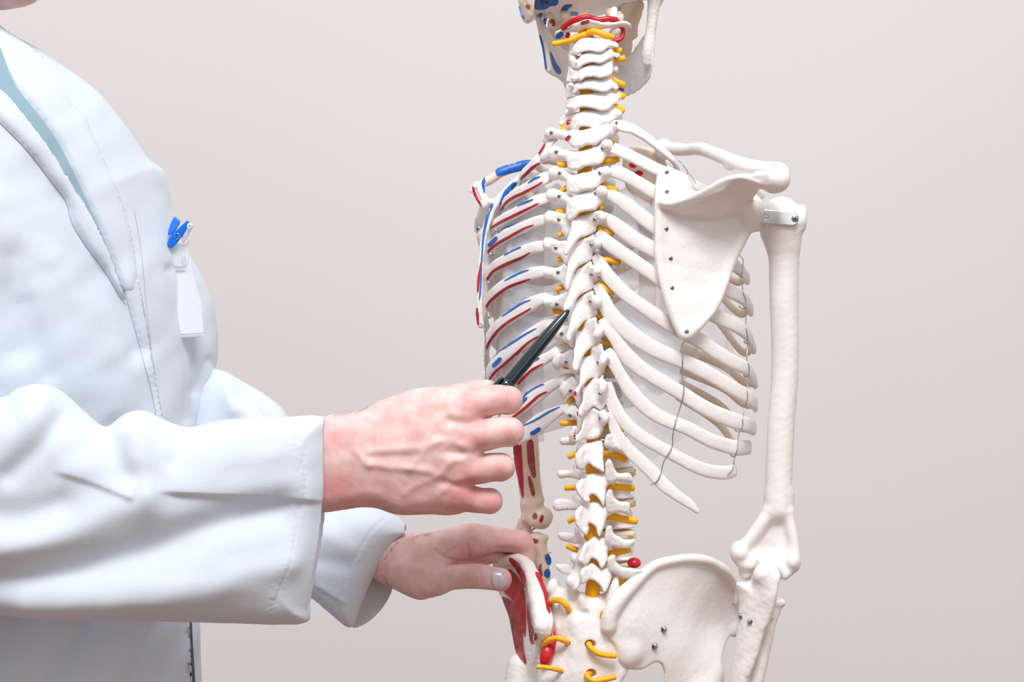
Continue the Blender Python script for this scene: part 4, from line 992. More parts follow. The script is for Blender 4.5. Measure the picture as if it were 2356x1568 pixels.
f = Field(); f.plate([(1094,500),(1102,494),(1110,492),(1112,520),(1108,538),(1100,540),(1092,530),(1091,514)], [(1094,500,225),(1110,510,220),(1100,538,222)], 5, 5, 2, smooth=2)
V, Q = f.mesh(1.6); B2 = link('shoulder_bracket', V, Q, STEELB, SKEL); screw(1100, 526, 6, [B2], tilt=(-.6, 0))

# ---------------------------------------------------------------- binding wires between the ribs
RL = list(ribs.values())
def rib_wire(pts, out=3.2, r=1.25):
    P = []
    for u, v in cat(pts, 5):
        h = ray(RL, u, v)
        P.append((u, v, h[0][1] - out if h else None))
    ds = [p[2] for p in P]; g = [i for i, d in enumerate(ds) if d is not None]
    for i in range(len(P)):
        if ds[i] is None: ds[i] = float(np.interp(i, g, [ds[j] for j in g])) if g else 0
    Q = np.array([U(p[0], p[1], d) for p, d in zip(P, ds)])
    Q[1:-1] = (Q[:-2] + 2 * Q[1:-1] + Q[2:]) / 4
    V, Fc = sweep(Q, r, seg=8); link('binding_wire', V, Fc, STEEL, SKEL)
rib_wire([(1584,780),(1568,793),(1571,821),(1569,862),(1574,899),(1564,940),(1556,964),(1548,1001),(1546,1029),(1527,1062),(1521,1087),(1511,1107),(1497,1115)])
rib_wire([(1697,584),(1710,597),(1707,629),(1709,670),(1717,695),(1716,748),(1721,780),(1718,825),(1724,846),(1719,895),(1720,915),(1709,958),(1709,980),(1699,1001),(1697,1029),(1689,1058),(1686,1078),(1674,1091)])
for pts in [[(1695,629),(1701,632),(1707,631)],[(1700,703),(1706,709),(1716,709)],[(1711,784),(1716,790),(1722,790)],[(1710,862),(1716,867),(1721,865)],[(1706,930),(1712,935),(1717,932)],[(1690,988),(1697,993),(1704,990)],[(1680,1046),(1686,1050),(1691,1049)]]: rib_wire(pts, 4, 1.4)
def twist(pts, d):
    Pm = cat([U(*p, d) if len(p) == 2 else U(*p) for p in pts], 8)
    for ph in (0, math.pi):
        Q = Pm + 1.6 * np.stack([np.cos(np.arange(len(Pm)) * 1.1 + ph), np.sin(np.arange(len(Pm)) * 1.1 + ph), 0 * np.arange(len(Pm))], 1)
        V, Fc = sweep(Q, .9, seg=6); link('binding_wire', V, Fc, STEEL, SKEL)
twist([(1115,755),(1117,790),(1116,820),(1116,850),(1117,870)], 110)
twist([(1104,742),(1112,752),(1116,766)], 118)
twist([(1583,398),(1592,408),(1600,420)], -60)
wire('binding_wire', [(1540,376,40),(1555,390,30),(1576,400,10),(1583,398,-10),(1572,380,-20),(1562,370,-10)], 1.2, STEEL, SKEL)
twist([(1117,870),(1114,890),(1113,920)], 112)

# ---------------------------------------------------------------- clear plastic film wrapped inside the rib cage
FILM = bpy.data.materials.new('clear_film'); FILM.use_nodes = True
nt = FILM.node_tree; b = nt.nodes['Principled BSDF']; out = nt.nodes['Material Output']
b.inputs['Base Color'].default_value = (.66, .67, .73, 1); b.inputs['Roughness'].default_value = .18; b.inputs['Specular IOR Level'].default_value = .8
tr = nt.nodes.new('ShaderNodeBsdfTransparent'); mx = nt.nodes.new('ShaderNodeMixShader')
tcn = nt.nodes.new('ShaderNodeTexCoord'); no = nt.nodes.new('ShaderNodeTexNoise'); no.inputs['Scale'].default_value = 14
rp = nt.nodes.new('ShaderNodeMapRange'); rp.inputs[1].default_value = .3; rp.inputs[2].default_value = .7; rp.inputs[3].default_value = .42; rp.inputs[4].default_value = .75
nt.links.new(tcn.outputs['Object'], no.inputs['Vector']); nt.links.new(no.outputs['Fac'], rp.inputs[0]); nt.links.new(rp.outputs[0], mx.inputs[0])
nt.links.new(tr.outputs[0], mx.inputs[1]); nt.links.new(b.outputs[0], mx.inputs[2]); nt.links.new(mx.outputs[0], out.inputs[0])
FILM2 = FILM.copy(); FILM2.name = 'thin_clear_film'
for n_ in FILM2.node_tree.nodes:
    if n_.type == 'MAP_RANGE': n_.inputs[3].default_value = .06; n_.inputs[4].default_value = .28
def film(name, t0, t1, v0, v1, sc, m, parent=None, seed=0, lower=None):
    nt_, nv = 90, 90; V = []
    sv = lambda v: np.interp(v, [380, 430, 480, 540, 620, 900, 1000, 1060], [.60, .74, .84, .9, .93, .93, .9, .86])
    for i in range(nv):
        for j in range(nt_):
            t = math.radians(t0 + (t1 - t0) * j / (nt_ - 1))
            vb = v1 if lower is None else np.interp(j / (nt_ - 1), *lower)
            vt = v0 + 16 * math.sin(j * .33 + seed) + 10 * math.sin(j * .9 + seed); v = vt + (vb - vt) * i / (nv - 1)
            q = th_pos(t, v, sv(v) * sc * .96)
            V.append(U(q[0], q[1], q[2] + 45 * math.exp(-(math.degrees(t) / 24) ** 2)))
    V = np.array(V)
    Fc = np.array([(i * nt_ + j, i * nt_ + j + 1, (i + 1) * nt_ + j + 1, (i + 1) * nt_ + j) for i in range(nv - 1) for j in range(nt_ - 1)])
    N = vnormals(V, Fc)
    A = V * np.array([1, 1, .35])
    rid = lambda s, sd: 1 - 2 * np.abs(wnoise(A, s, sd))
    V = V + N * (5 * rid(60, seed) + 2.5 * rid(24, seed + 1))[:, None]
    return link(name, V, Fc, m, parent)
BAG = thing('plastic_bag', 'clear crumpled plastic film wrapped round the inside of the rib cage', 'bag', (.07, Y0 + .06, 1.1))
film('film_sheet', -125, 62, 440, 1000, 1., FILM, BAG, 51, ([0, .3, .45, .62, .72, .85, 1], [1015, 1026, 1022, 985, 960, 925, 850]))
film('film_sheet', 62, 128, 460, 860, .97, FILM2, BAG, 61)
film('film_sheet', -5, 85, 880, 1040, .86, FILM2, BAG, 71, ([0, .5, 1], [1000, 1075, 960]))

# ---------------------------------------------------------------- the stand that carries the skeleton
zf = 784 + CAMZ / K
wire('stand_pole', [(1345,1600,40),(1345,1800,60),(1345,2400,60),(1345,zf-60,60)], 16, STEELB, SKEL, seg=16)
for k in range(5):
    a = 2 * math.pi * k / 5 + .3; q = U(1345, zf, 60)
    e = q + np.array([math.cos(a) * 620, math.sin(a) * 620, 40]); s0 = q + np.array([0, 0, 90])
    V, Fc = sweep([s0, (s0 + e) / 2 + np.array([0, 0, 8]), e], [26, 22, 16], seg=10); link('stand_leg', V, Fc, STEELB, SKEL)
    ff = Field.__new__(Field); ff.ops = []; C = e - np.array([0, 0, 4])
    V, Fc = sweep([C + np.array([-math.sin(a) * 14, math.cos(a) * 14, 0]), C + np.array([math.sin(a) * 14, -math.cos(a) * 14, 0])], 34, seg=20); link('caster', V, Fc, DARK, SKEL)
# ================================================================ the person in the white coat
def link_attr(name, V, Q, m, parent, attr):
    o = link(name, V, Q, m, parent)
    a = o.data.attributes.new('flush', 'FLOAT', 'POINT'); a.data.foreach_set('value', attr.astype(np.float32))
    return o
def coatmat(name, c1, c2, rough=.75, bump=.25, bs=900):
    return mat(name, c1, rough, .25, col2=c2, nscale=5, bump=bump, bscale=bs, sheen=.2)
COAT = coatmat('coat_cotton', (.655, .73, .81, 1), (.63, .705, .79, 1))
LINE = coatmat('coat_lining', (.60, .62, .65, 1), (.56, .58, .61, 1))
SHIRT = coatmat('shirt_cotton', (.30, .43, .50, 1), (.25, .38, .46, 1))
NAVY = coatmat('trouser_cloth_and_edge_shade', (.03, .05, .11, 1), (.02, .04, .09, 1))
SKIN = bpy.data.materials.new('skin'); SKIN.use_nodes = True
nt = SKIN.node_tree; b = nt.nodes['Principled BSDF']
b.inputs['Roughness'].default_value = .5; b.inputs['Specular IOR Level'].default_value = .35
b.inputs['Subsurface Weight'].default_value = .12; b.inputs['Subsurface Radius'].default_value = (1, .35, .2); b.inputs['Subsurface Scale'].default_value = .006
at = nt.nodes.new('ShaderNodeAttribute'); at.attribute_name = 'flush'
tc = nt.nodes.new('ShaderNodeTexCoord'); n1 = nt.nodes.new('ShaderNodeTexNoise'); n1.inputs['Scale'].default_value = 70; n1.inputs['Detail'].default_value = 6
n3 = nt.nodes.new('ShaderNodeTexNoise'); n3.inputs['Scale'].default_value = 700; n3.inputs['Detail'].default_value = 3
r1 = nt.nodes.new('ShaderNodeValToRGB'); r1.color_ramp.elements[0].position = .3; r1.color_ramp.elements[1].position = .7
r1.color_ramp.elements[0].color = (.70, .44, .41, 1); r1.color_ramp.elements[1].color = (.86, .645, .615, 1)
mxc = nt.nodes.new('ShaderNodeMix'); mxc.data_type = 'RGBA'; mxc.inputs['B'].default_value = (.72, .27, .26, 1)
bp = nt.nodes.new('ShaderNodeBump'); bp.inputs['Strength'].default_value = .16; bp.inputs['Distance'].default_value = .0008
nt.links.new(tc.outputs['Object'], n1.inputs['Vector']); nt.links.new(tc.outputs['Object'], n3.inputs['Vector'])
nt.links.new(n1.outputs['Fac'], r1.inputs['Fac']); nt.links.new(r1.outputs['Color'], mxc.inputs['A']); nt.links.new(at.outputs['Fac'], mxc.inputs['Factor'])
nt.links.new(mxc.outputs['Result'], b.inputs['Base Color']); nt.links.new(n3.outputs['Fac'], bp.inputs['Height']); nt.links.new(bp.outputs['Normal'], b.inputs['Normal'])
NAIL = mat('nail', (.62, .50, .56, 1), .22, .6, coat=.3)
HAIR = mat('hair', (.10, .06, .04, 1), .5)

def ss(x, a, b):
    t = np.clip((x - a) / (b - a), 0, 1); return t * t * (3 - 2 * t)
def ridge(u, v, pts, w, amp):
    d, _ = line_dist(u, v, cat(pts, 4) if len(pts) > 2 else pts); return amp * np.exp(-(d / w) ** 2)
def fold(u, v, pts, up, dn, amp):
    """crease: cloth stands up on one side of the line and drops sharply on the other"""
    P = np.array(cat(pts, 4) if len(pts) > 2 else pts, float)
    d, t = line_dist(u, v, P)
    yv = np.interp(u, P[:, 0], P[:, 1]); side = v - yv
    end = np.clip(np.minimum(t, 1 - t) * 8, 0, 1)
    return amp * end * np.where(side < 0, np.exp(-(d / up) ** 2), np.exp(-(d / dn) ** 2))

# ---- right hand (seen from the back, closed round the pen)
HD = -232.
f = Field()
PALM = [(700,985),(744,957),(786,951),(832,944),(869,924),(912,908),(958,893),(1010,888),(1060,890),(1096,892),(1108,920),(1112,955),(1112,1000),(1110,1040),(1100,1080),(1088,1120),(1074,1165),(1060,1180),(1027,1184),(992,1182),(935,1184),(901,1180),(866,1168),(832,1166),(790,1172),(745,1178),(700,1176)]
ph = [(700,1065,HD+30),(800,1060,HD+24),(800,960,HD+44),(800,1165,HD+46),(900,1050,HD+14),(1000,1040,HD+10),(1000,900,HD+40),(1000,1170,HD+40),(1095,920,HD+26),(1100,1010,HD+10),(1085,1090,HD+16),(1062,1160,HD+36)]
PH = rbf(ph)
f.plate(PALM, PH, lambda X, Z: 46 + 0 * X, 42, 8)
FING = [((1060,928),(1091,930),(1140,919),(1170,920),36,34,33.5,30), ((1060,1000),(1100,1003),(1145,994),(1172,993),36,35,34,31), ((1050,1075),(1086,1080),(1130,1075),(1152,1074),34,33,32,30), ((1030,1135),(1062,1142),(1100,1150),(1127,1152),33,31,29,27)]
for i, (a0, a, b_, c, r0, r1_, r2, r3) in enumerate(FING):
    dz = [22, 8, 14, 32][i]
    f.tube([(a0[0], a0[1], HD + dz + 14), (a[0], a[1], HD + dz), (b_[0], b_[1], HD + dz + 2), (c[0], c[1], HD + dz + 12)], [r0 - 4, r1_, r2, r3 + 1], 6)
    f.tube([(c[0], c[1], HD + dz + 12), (c[0] - 2, c[1] + 1, HD + dz + 60), (c[0] - 22, c[1] + 2, HD + dz + 92), (c[0] - 62, c[1] + 3, HD + dz + 96)], [r3 + 1, r3 - 2, r3 - 4, r3 - 7], 5)
    f.ell((a[0], a[1], HD + dz - 22), (26, 16, 24), 12)
# thumb behind, pressing the pen against the index finger
f.tube([(880,960,HD+60),(960,935,HD+96),(1040,915,HD+112),(1090,900,HD+112),(1118,893,HD+106)], [34, 36, 30, 26, 20], 8)
f.tube([(640,1065,HD+36),(760,1063,HD+34),(860,1060,HD+30)], [86, 86, 88], 16, flat=((0, 1, 0), 1.9))
fr_pts = [((1091,938), 34), ((1098,1010), 32), ((1084,1098), 34), ((1061,1144), 34), ((1165,925), 22), ((1172,1000), 20), ((1150,1082), 20), ((1130,1158), 20), ((770,1120), 40), ((770,1010), 26)]
def hand_disp(V, N, u, v):
    w = np.clip(-N[:, 1], 0, 1)
    o = ridge(u, v, [(850,1068),(901,1074),(942,1077),(985,1083),(1011,1090),(1030,1070),(1045,1058),(1080,1050)], 10, 4.2)
    o += ridge(u, v, [(942,1077),(962,1052),(985,1030),(1013,1014),(1040,1018),(1068,1026)], 10, 3.4)
    o += ridge(u, v, [(850,1040),(900,1034),(960,1030),(1010,1012)], 11, 3)
    o += ridge(u, v, [(1005,968),(1030,952),(1050,958)], 10, 2.5) + ridge(u, v, [(820,1040),(838,1060),(850,1070)], 10, 3.5)
    o += ridge(u, v, [(930,1135),(960,1115),(1000,1100)], 9, 2) + ridge(u, v, [(1010,1135),(1040,1112),(1060,1100)], 10, 2.5)
    o -= ridge(u, v, [(1040,968),(1080,972),(1118,958)], 11, 6) + ridge(u, v, [(1030,1040),(1070,1048),(1112,1040)], 11, 6) + ridge(u, v, [(1020,1110),(1060,1118),(1100,1114)], 10, 6)
    o -= ridge(u, v, [(860,1050),(960,1048)], 10, 2.5) + ridge(u, v, [(1010,1000),(1060,1040)], 12, 3)
    for (c, r) in [((1091,934), 24), ((1098,1006), 23), ((1084,1088), 22), ((1061,1142), 22)]:
        o += 4 * np.exp(-((u - c[0]) ** 2 + (v - c[1]) ** 2) / r ** 2)
    o += (np.sin(u * .9 + v * .12) * .35 + np.sin(u * .5 - v * .3) * .25) * ss(u, 1140, 1175)
    return w * o + .12 * wnoise(V, 9, 71) + .4 * wnoise(V, 24, 72)
RHV, RHQ = f.mesh(2.6, hand_disp)
u, v = uv_of(RHV); fl = np.zeros(len(u))
for (c, r) in fr_pts: fl += .5 * np.exp(-((u - c[0]) ** 2 + (v - c[1]) ** 2) / r ** 2)
fl += .22 * ss(v, 1040, 1170) + .08
RHF = np.clip(fl, 0, .75)
# ---- left hand (thumb side toward the camera, holding the crest of the hip bone)
f = Field(); LD = 125.
f.plate([(880,1275),(905,1240),(953,1222),(985,1224),(1039,1213),(1070,1206),(1100,1212),(1118,1240),(1110,1272),(1070,1280),(1040,1300),(1030,1340),(1010,1362),(969,1379),(930,1366),(895,1345),(862,1322)],
        [(880,1300,LD+30),(950,1300,LD),(1000,1350,LD-10),(1080,1230,LD+20),(1000,1240,LD+20)], 36, 34, 10)
f.tube([(780,1255,LD+60),(860,1272,LD+42),(920,1290,LD+22),(960,1300,LD+10)], [60, 58, 62, 60], 14, flat=((0, 1, 0), 1.5))
f.tube([(930,1312,LD),(990,1338,LD-34),(1040,1328,LD-52),(1097,1325,LD-64),(1148,1332,LD-66)], [44, 36, 29, 29.5, 27], 10)
f.ell((1152,1333,LD-66), (26, 24, 27), 5)
f.tube([(1020,1262,LD+24),(1086,1246,LD+14),(1140,1240,LD+14),(1200,1247,LD+16)], [42, 41, 30, 27], 9)
f.tube([(1010,1290,LD+24),(1060,1284,LD+34),(1110,1278,LD+44),(1150,1276,LD+50)], [30, 28, 25, 18], 8)
f.tube([(1200,1247,LD+16),(1212,1262,LD+14),(1214,1300,LD+24),(1208,1325,LD+44)], [26, 20, 18, 14], 5)
f.tube([(1060,1255,LD+60),(1150,1250,LD+60),(1208,1254,LD+62),(1228,1270,LD+60),(1234,1302,LD+66),(1222,1326,LD+84)], [34, 27, 25, 20, 18, 13], 5)
f.tube([(1050,1262,LD+100),(1150,1258,LD+104),(1205,1264,LD+106),(1224,1300,LD+110),(1212,1322,LD+122)], [30, 24, 21, 17, 12], 5)
f.tube([(1040,1270,LD+136),(1130,1268,LD+142),(1180,1276,LD+146),(1196,1306,LD+150)], [26, 21, 17, 12], 5)
f.ell((1085,1218,LD+14), (24, 24, 13), 10)
def lh_disp(V, N, u, v):
    w = np.clip(-N[:, 1] + .2, 0, 1)
    o = -ridge(u, v, [(1003,1267),(1025,1282),(1050,1290),(1090,1296),(1130,1297)], 5, 6) - ridge(u, v, [(1074,1252),(1078,1272),(1080,1290)], 4, 4)
    o -= ridge(u, v, [(1098,1300),(1093,1325),(1100,1350)], 4, 1.8) + ridge(u, v, [(1108,1305),(1105,1325),(1109,1345)], 3, 1.4) + ridge(u, v, [(1088,1306),(1085,1325),(1088,1345)], 3, 1.2)
    o += ridge(u, v, [(940,1290),(990,1300),(1050,1318)], 16, 4) + ridge(u, v, [(920,1345),(980,1360)], 14, 3)
    o -= ridge(u, v, [(1145,1262),(1178,1262)], 6, 2.5) + ridge(u, v, [(1030,1275),(1045,1260)], 4, 2)
    e = ((u - 1149) / 19) ** 2 + ((v - 1333) / 25) ** 2
    o -= 1.6 * np.exp(-(np.abs(np.sqrt(e + 1e-6) - 1.12) / .12) ** 2)
    return w * o + .1 * wnoise(V, 8, 73) + .5 * wnoise(V, 20, 74)
LHV, LHQ = f.mesh(2.4, lh_disp)
u, v = uv_of(LHV)
fl = .45 * np.exp(-((u - 1180) ** 2 + (v - 1262) ** 2) / 900) + .4 * np.exp(-((u - 1080) ** 2 + (v - 1280) ** 2) / 1400) + .35 * np.exp(-((u - 1178) ** 2 + (v - 1340) ** 2) / 500) + .3 * np.exp(-((u - 1215) ** 2 + (v - 1240) ** 2) / 500) + .3 * np.exp(-((u - 870) ** 2 + (v - 1310) ** 2) / 900) + .08
LHF = np.clip(fl, 0, .75)
# ---- head, neck, trunk and arms under the clothes
f = Field()
f.ell((-40,-185,0), (165, 128, 180), 20); f.tube([(-10,-60,-8),(40,-38,-20),(62,-22,-26)], [85, 55, 33], 24)
f.tube([(118,-150,-60),(136,-112,-70),(116,-100,-60)], [14, 20, 14], 14); f.ell((86,-62,-40), (28, 32, 10), 10); f.ell((86,-48,-38), (24, 26, 9), 8)
f.ell((92,-160,-96), (20, 16, 14), 8, sub=True); f.ell((120,-160,-20), (16, 16, 14), 8, sub=True)
f.ell((92,-160,-88), (17, 15, 13), 3); f.ell((112,-160,-22), (14, 14, 12), 3); f.tube([(70,-188,-108),(110,-190,-90)], [8, 8], 8)
f.ell((-60,-150,-122), (20, 10, 32), 6); f.ell((-60,-150,126), (20, 10, 32), 6)
f.tube([(-90,-80,0),(-110,60,0),(-120,160,0)], [78, 76, 110], 24)
f.tube([(-110,200,0),(-60,600,40),(-60,1100,60),(-60,1500,60)], [130, 150, 140, 140], 40)
f.tube([(-420,300,-270),(-120,260,-20),(280,420,230)], [85, 90, 70], 40)
f.tube([(-420,300,-270),(-400,700,-380),(-330,1110,-440)], [80, 66, 56], 30); f.tube([(-330,1110,-440),(200,1090,-350),(720,1065,HD+50)], [58, 60, 44], 20)
f.tube([(290,430,240),(380,750,300),(430,1000,340)], [66, 58, 50], 30); f.tube([(430,1000,340),(650,1150,250),(880,1280,LD+50)], [50, 48, 38], 20)
BV_, BQ = f.mesh(8.0)
V = np.concatenate([RHV, LHV, BV_]); Q = np.concatenate([RHQ, LHQ + len(RHV), BQ + len(RHV) + len(LHV)])
BODY = link_attr('person', V, Q, SKIN, None, np.concatenate([RHF, LHF, np.full(len(BV_), .12)]))
tag(BODY, 'person in a white coat pointing a pen at the spine and gripping the hip bone', 'person')
# move the origin to the floor under the body
from mathutils import Matrix
INV[BODY.name] = Matrix.Identity(4)
patch('thumbnail', [(1131,1320),(1136,1313),(1150,1311),(1162,1315),(1167,1326),(1167,1342),(1161,1353),(1148,1357),(1137,1352),(1131,1340)], [BODY], NAIL, off=.6, h=2.2, e=9, step=3, parent=BODY)
patch('nail_base', [(1132,1322),(1137,1316),(1142,1318),(1145,1332),(1144,1346),(1139,1351),(1133,1340)], [bpy.data.objects['thumbnail']], mat('nail_moon', (.70, .60, .66, 1), .25, .6), off=.4, step=3, parent=BODY)
f = Field(); f.ell((-62,-212,0), (160, 128, 172), 8); f.tube([(-150,-190,0),(-170,-120,0)], [90, 70], 20)
f.ell((95,-110,-50), (120, 150, 130), 14, sub=True)
V, Q = f.mesh(6.0, lambda V, N, u, v: 2.5 * wnoise(V, 14, 91)); link('hair', V, Q, HAIR, BODY)
# fine hair at the wrists
def hairs(name, boxes, n):
    VV, FF = [], []
    for (u0, v0, u1, v1, du, dv) in boxes:
        for i in range(n):
            t = rng.uniform(); u_ = u0 + (u1 - u0) * t + rng.normal() * 3; v_ = v0 + (v1 - v0) * t + abs(rng.normal()) * 5
            h = ray([BODY], u_, v_)
            if h is None: continue
            L = rng.uniform(.5, 1.2); p = np.array(h[0])
            P = [p, p + np.array([du * .5 * L, -2, -dv * .5 * L]) + rng.normal(size=3), p + np.array([du * L, -3, -dv * L]) + rng.normal(size=3) * 3]
            A, Fc = sweep(cat(P, 3), .16, seg=4); b0 = len(VV); VV += list(A); FF += [tuple(b0 + j for j in q) for q in Fc]
    o = link(name, np.array(VV), FF, HAIR, BODY); o['kind'] = 'stuff'
hairs('arm_hair', [(745,955,850,940,16,-9), (880,1290,915,1240,8,-14), (920,1236,985,1226,16,-6), (870,1310,900,1345,14,12)], 17)

# ---- trunk of the coat
CH = rbf([(400,600,225),(430,900,225),(100,600,-10),(-400,600,-250),(372,400,250),(0,100,60),(-450,380,-250),(450,1500,210),(0,1500,-20),(-500,1500,-240),(100,300,40),(250,900,90)])
CO = [(-40,40),(0,62),(45,88),(100,118),(160,160),(225,210),(270,262),(312,320),(345,368),(372,396),(385,450),(397,500),(415,560),(432,620),(444,700),(448,800),(446,900),(445,980),(448,1200),(458,1400),(465,1568),(470,1900),(478,2250),(0,2300),(-600,2250),(-620,1500),(-560,900),(-520,500),(-450,350),(-330,230),(-180,130),(-90,70)]
f = Field(); f.plate(CO, CH, 150, 140, 10, smooth=3)
f.plate([(320,410),(372,396),(392,470),(412,540),(438,590),(466,640),(487,690),(499,750),(501,800),(497,850),(495,900),(470,985),(400,1010),(370,800),(330,600)], [(372,400,280),(490,780,330),(400,700,300),(470,980,330)], 85, 80, 26, smooth=3)
def coat_disp(V, N, u, v):
    w = np.clip(-N[:, 1] + .3, 0, 1)
    o = -ridge(u, v, [(60,330),(150,460),(220,610),(285,720),(320,800)], 32, 16) * ss(v, 330, 480)
    o += ridge(u, v, [(-20,480),(60,620),(140,760),(180,880)], 60, 16) - ridge(u, v, [(30,600),(20,700),(40,800)], 40, 14)
    o += ridge(u, v, [(120,600),(200,760),(250,940)], 30, 8) - ridge(u, v, [(60,700),(110,860)], 26, 8) - ridge(u, v, [(395,620),(425,740),(437,850),(436,960)], 14, 14) + ridge(u, v, [(455,660),(478,760),(470,860)], 20, 6)
    o -= ridge(u, v, [(497,850),(475,830),(450,900)], 12, 8)
    o += 10 * np.sin((u + v * .35) * .035) * ss(v, 1380, 1450) * (1 - .8 * ss(v, 1650, 1900)) * w + 5 * np.sin((u + v * .5) * .08 + 1) * ss(v, 1380, 1450)
    o += 4 * wnoise(V, 160, 81) + 2 * wnoise(V, 60, 82)
    return w * o
V, Q = f.mesh(5.0, coat_disp, 2)
CT = link('lab_coat', V, Q, COAT, BODY)
patch('shirt', [(-60,20),(-10,60),(14,140),(48,205),(80,245),(120,305),(155,355),(190,425),(220,485),(248,545),(275,610),(288,660),(262,620),(230,560),(190,495),(140,410),(85,335),(30,270),(-10,235),(-60,190)], [CT], SHIRT, off=2.5, step=7, parent=BODY, smooth=3, fill=True)
SH_ = bpy.data.objects['shirt']
def roll(h1, side):
    return None
# lapels: rolled cloth lying on the coat front
patch('lapel', [(-30,30),(0,64),(40,90),(88,128),(128,182),(166,244),(192,262),(207,302),(240,374),(270,444),(295,524),(310,600),(308,665),(284,668),(262,612),(236,545),(208,484),(180,422),(150,362),(118,306),(75,250),(46,214),(22,170),(4,122),(-10,90)], [CT], COAT, off=1.8, h=13, e=24, step=5, parent=CT, smooth=3, fill=True)
patch('lapel', [(-60,190),(0,208),(40,250),(95,320),(150,400),(200,480),(245,567),(276,648),(290,700),(268,668),(235,615),(200,570),(165,515),(150,462),(112,412),(66,352),(0,285),(-60,230)], [CT], COAT, off=1.8, h=18, e=20, step=5, parent=CT, smooth=3, fill=True)
patch('front_placket', [(284,650),(312,640),(328,700),(342,780),(352,850),(372,960),(374,1010),(368,1010),(352,920),(332,840),(312,765),(294,700)], [CT], COAT, off=1.8, h=8, e=8, step=5, parent=CT, smooth=3)
patch('front_panel', [(-100,1380),(433,1400),(437,1480),(442,1600),(447,1800),(450,2200),(-100,2200)], [CT], COAT, off=1.8, h=10, e=8, step=16, parent=CT, smooth=0)
mark('front_edge_shade_strip', [(437,1418),(440,1480),(444,1560),(446,1640)], [5, 4, 6, 6], [CT], NAVY, BODY, off=2., step=5)  # navy strip laid on the coat, painting in the shade of its front opening
for pts in [[(308,480),(322,560),(331,640),(338,720),(348,800),(356,860)]]:
    mark('seam', pts, 1.8, [CT], LINE, CT, off=1.2, step=4)
# ---- trousers and shoes below
f = Field(); f.tube([(-180,2150,-100),(-190,3000,-90),(-190,3900,-90)], [170, 130, 95], 10); f.tube([(150,2150,90),(140,3000,100),(140,3900,100)], [170, 130, 95], 10)
V, Q = f.mesh(14.); V[:, 2] = np.maximum(V[:, 2], -CAMZ / K + 60); link('trousers', V, Q, NAVY, BODY)
for cu, cd in ((-150, -110), (180, 80)):
    f = Field(); zf = 784 + CAMZ / K - 34
    f.tube([(cu - 70, zf, cd), (cu + 20, zf, cd), (cu + 190, zf + 6, cd - 60)], [46, 52, 40], 20)
    V, Q = f.mesh(10.); V[:, 2] = np.maximum(V[:, 2], -CAMZ / K + 1); link('shoe', V, Q, DARK, BODY)

# ---- near sleeve
SL = [(-300,960),(-150,930),(0,915),(40,893),(90,885),(140,903),(200,958),(240,982),(288,951),(330,945),(380,968),(435,982),(520,965),(640,960),(740,957),(760,1000),(767,1060),(765,1150),(755,1250),(735,1340),(715,1400),(686,1436),(450,1430),(200,1422),(0,1415),(-300,1400)]
SHH = rbf([(-200,1180,-440),(200,1180,-350),(500,1200,-290),(740,1100,-222),(740,1250,-222),(700,1420,-225),(-200,950,-430),(-200,1400,-430),(400,960,-300),(400,1420,-300)])
f = Field(); f.plate(SL, SHH, lambda X, Z: np.interp(X, [-900, -600, -440, -410], [112, 100, 78, 66]), 100, 10, smooth=3)
f.tube([(-330,290,-250),(-405,480,-330),(-415,760,-410),(-345,1070,-460),(-220,1170,-450)], [125, 118, 108, 112, 100], 34)
f.plate([(735,985),(790,985),(790,1180),(776,1410),(700,1380),(722,1180)], SHH, 52, 48, 4, sub=True)
def sl_disp(V, N, u, v):
    w = np.clip(-N[:, 1] + .15, 0, 1)
    o = -ridge(u, v, [(-60,1345),(60,1335),(180,1312),(300,1280),(420,1240),(540,1195),(640,1172)], 44, 34)
    o += ridge(u, v, [(-40,1270),(80,1250),(180,1215),(260,1175),(330,1160)], 42, 20)
    o += fold(u, v, [(360,1128),(450,1133),(560,1138),(660,1144),(758,1152)], 50, 6, 11)
    o += fold(u, v, [(120,1078),(200,1102),(270,1130),(310,1146)], 40, 9, 8)
    o -= ridge(u, v, [(240,985),(262,1040),(290,1090)], 24, 8) + ridge(u, v, [(435,985),(405,1060)], 26, 9)
    o += ridge(u, v, [(320,990),(325,1060),(335,1130)], 34, 12) + ridge(u, v, [(90,900),(60,980),(-20,1060)], 44, 14) - ridge(u, v, [(140,960),(90,1030),(20,1090)], 26, 10)
    o += ridge(u, v, [(60,1395),(300,1385),(500,1340),(660,1300)], 40, 18)
    o -= ridge(u, v, [(-60,1170),(40,1190),(140,1160)], 34, 12)
    c = np.interp(v, [957, 1060, 1150, 1250, 1340, 1435], [668, 692, 694, 670, 640, 612])
    o += .9 * wnoise(V, 8, 86) * np.exp(-((u - c) / 16) ** 2) - 1.0 * np.exp(-((u - c - 6) / 4) ** 2)
    o += 3 * wnoise(V, 120, 83) + 1.2 * wnoise(V, 45, 84)
    return w * o
V, Q = f.mesh(4.0, sl_disp, 2); SLV = link('sleeve', V, Q, COAT, BODY)
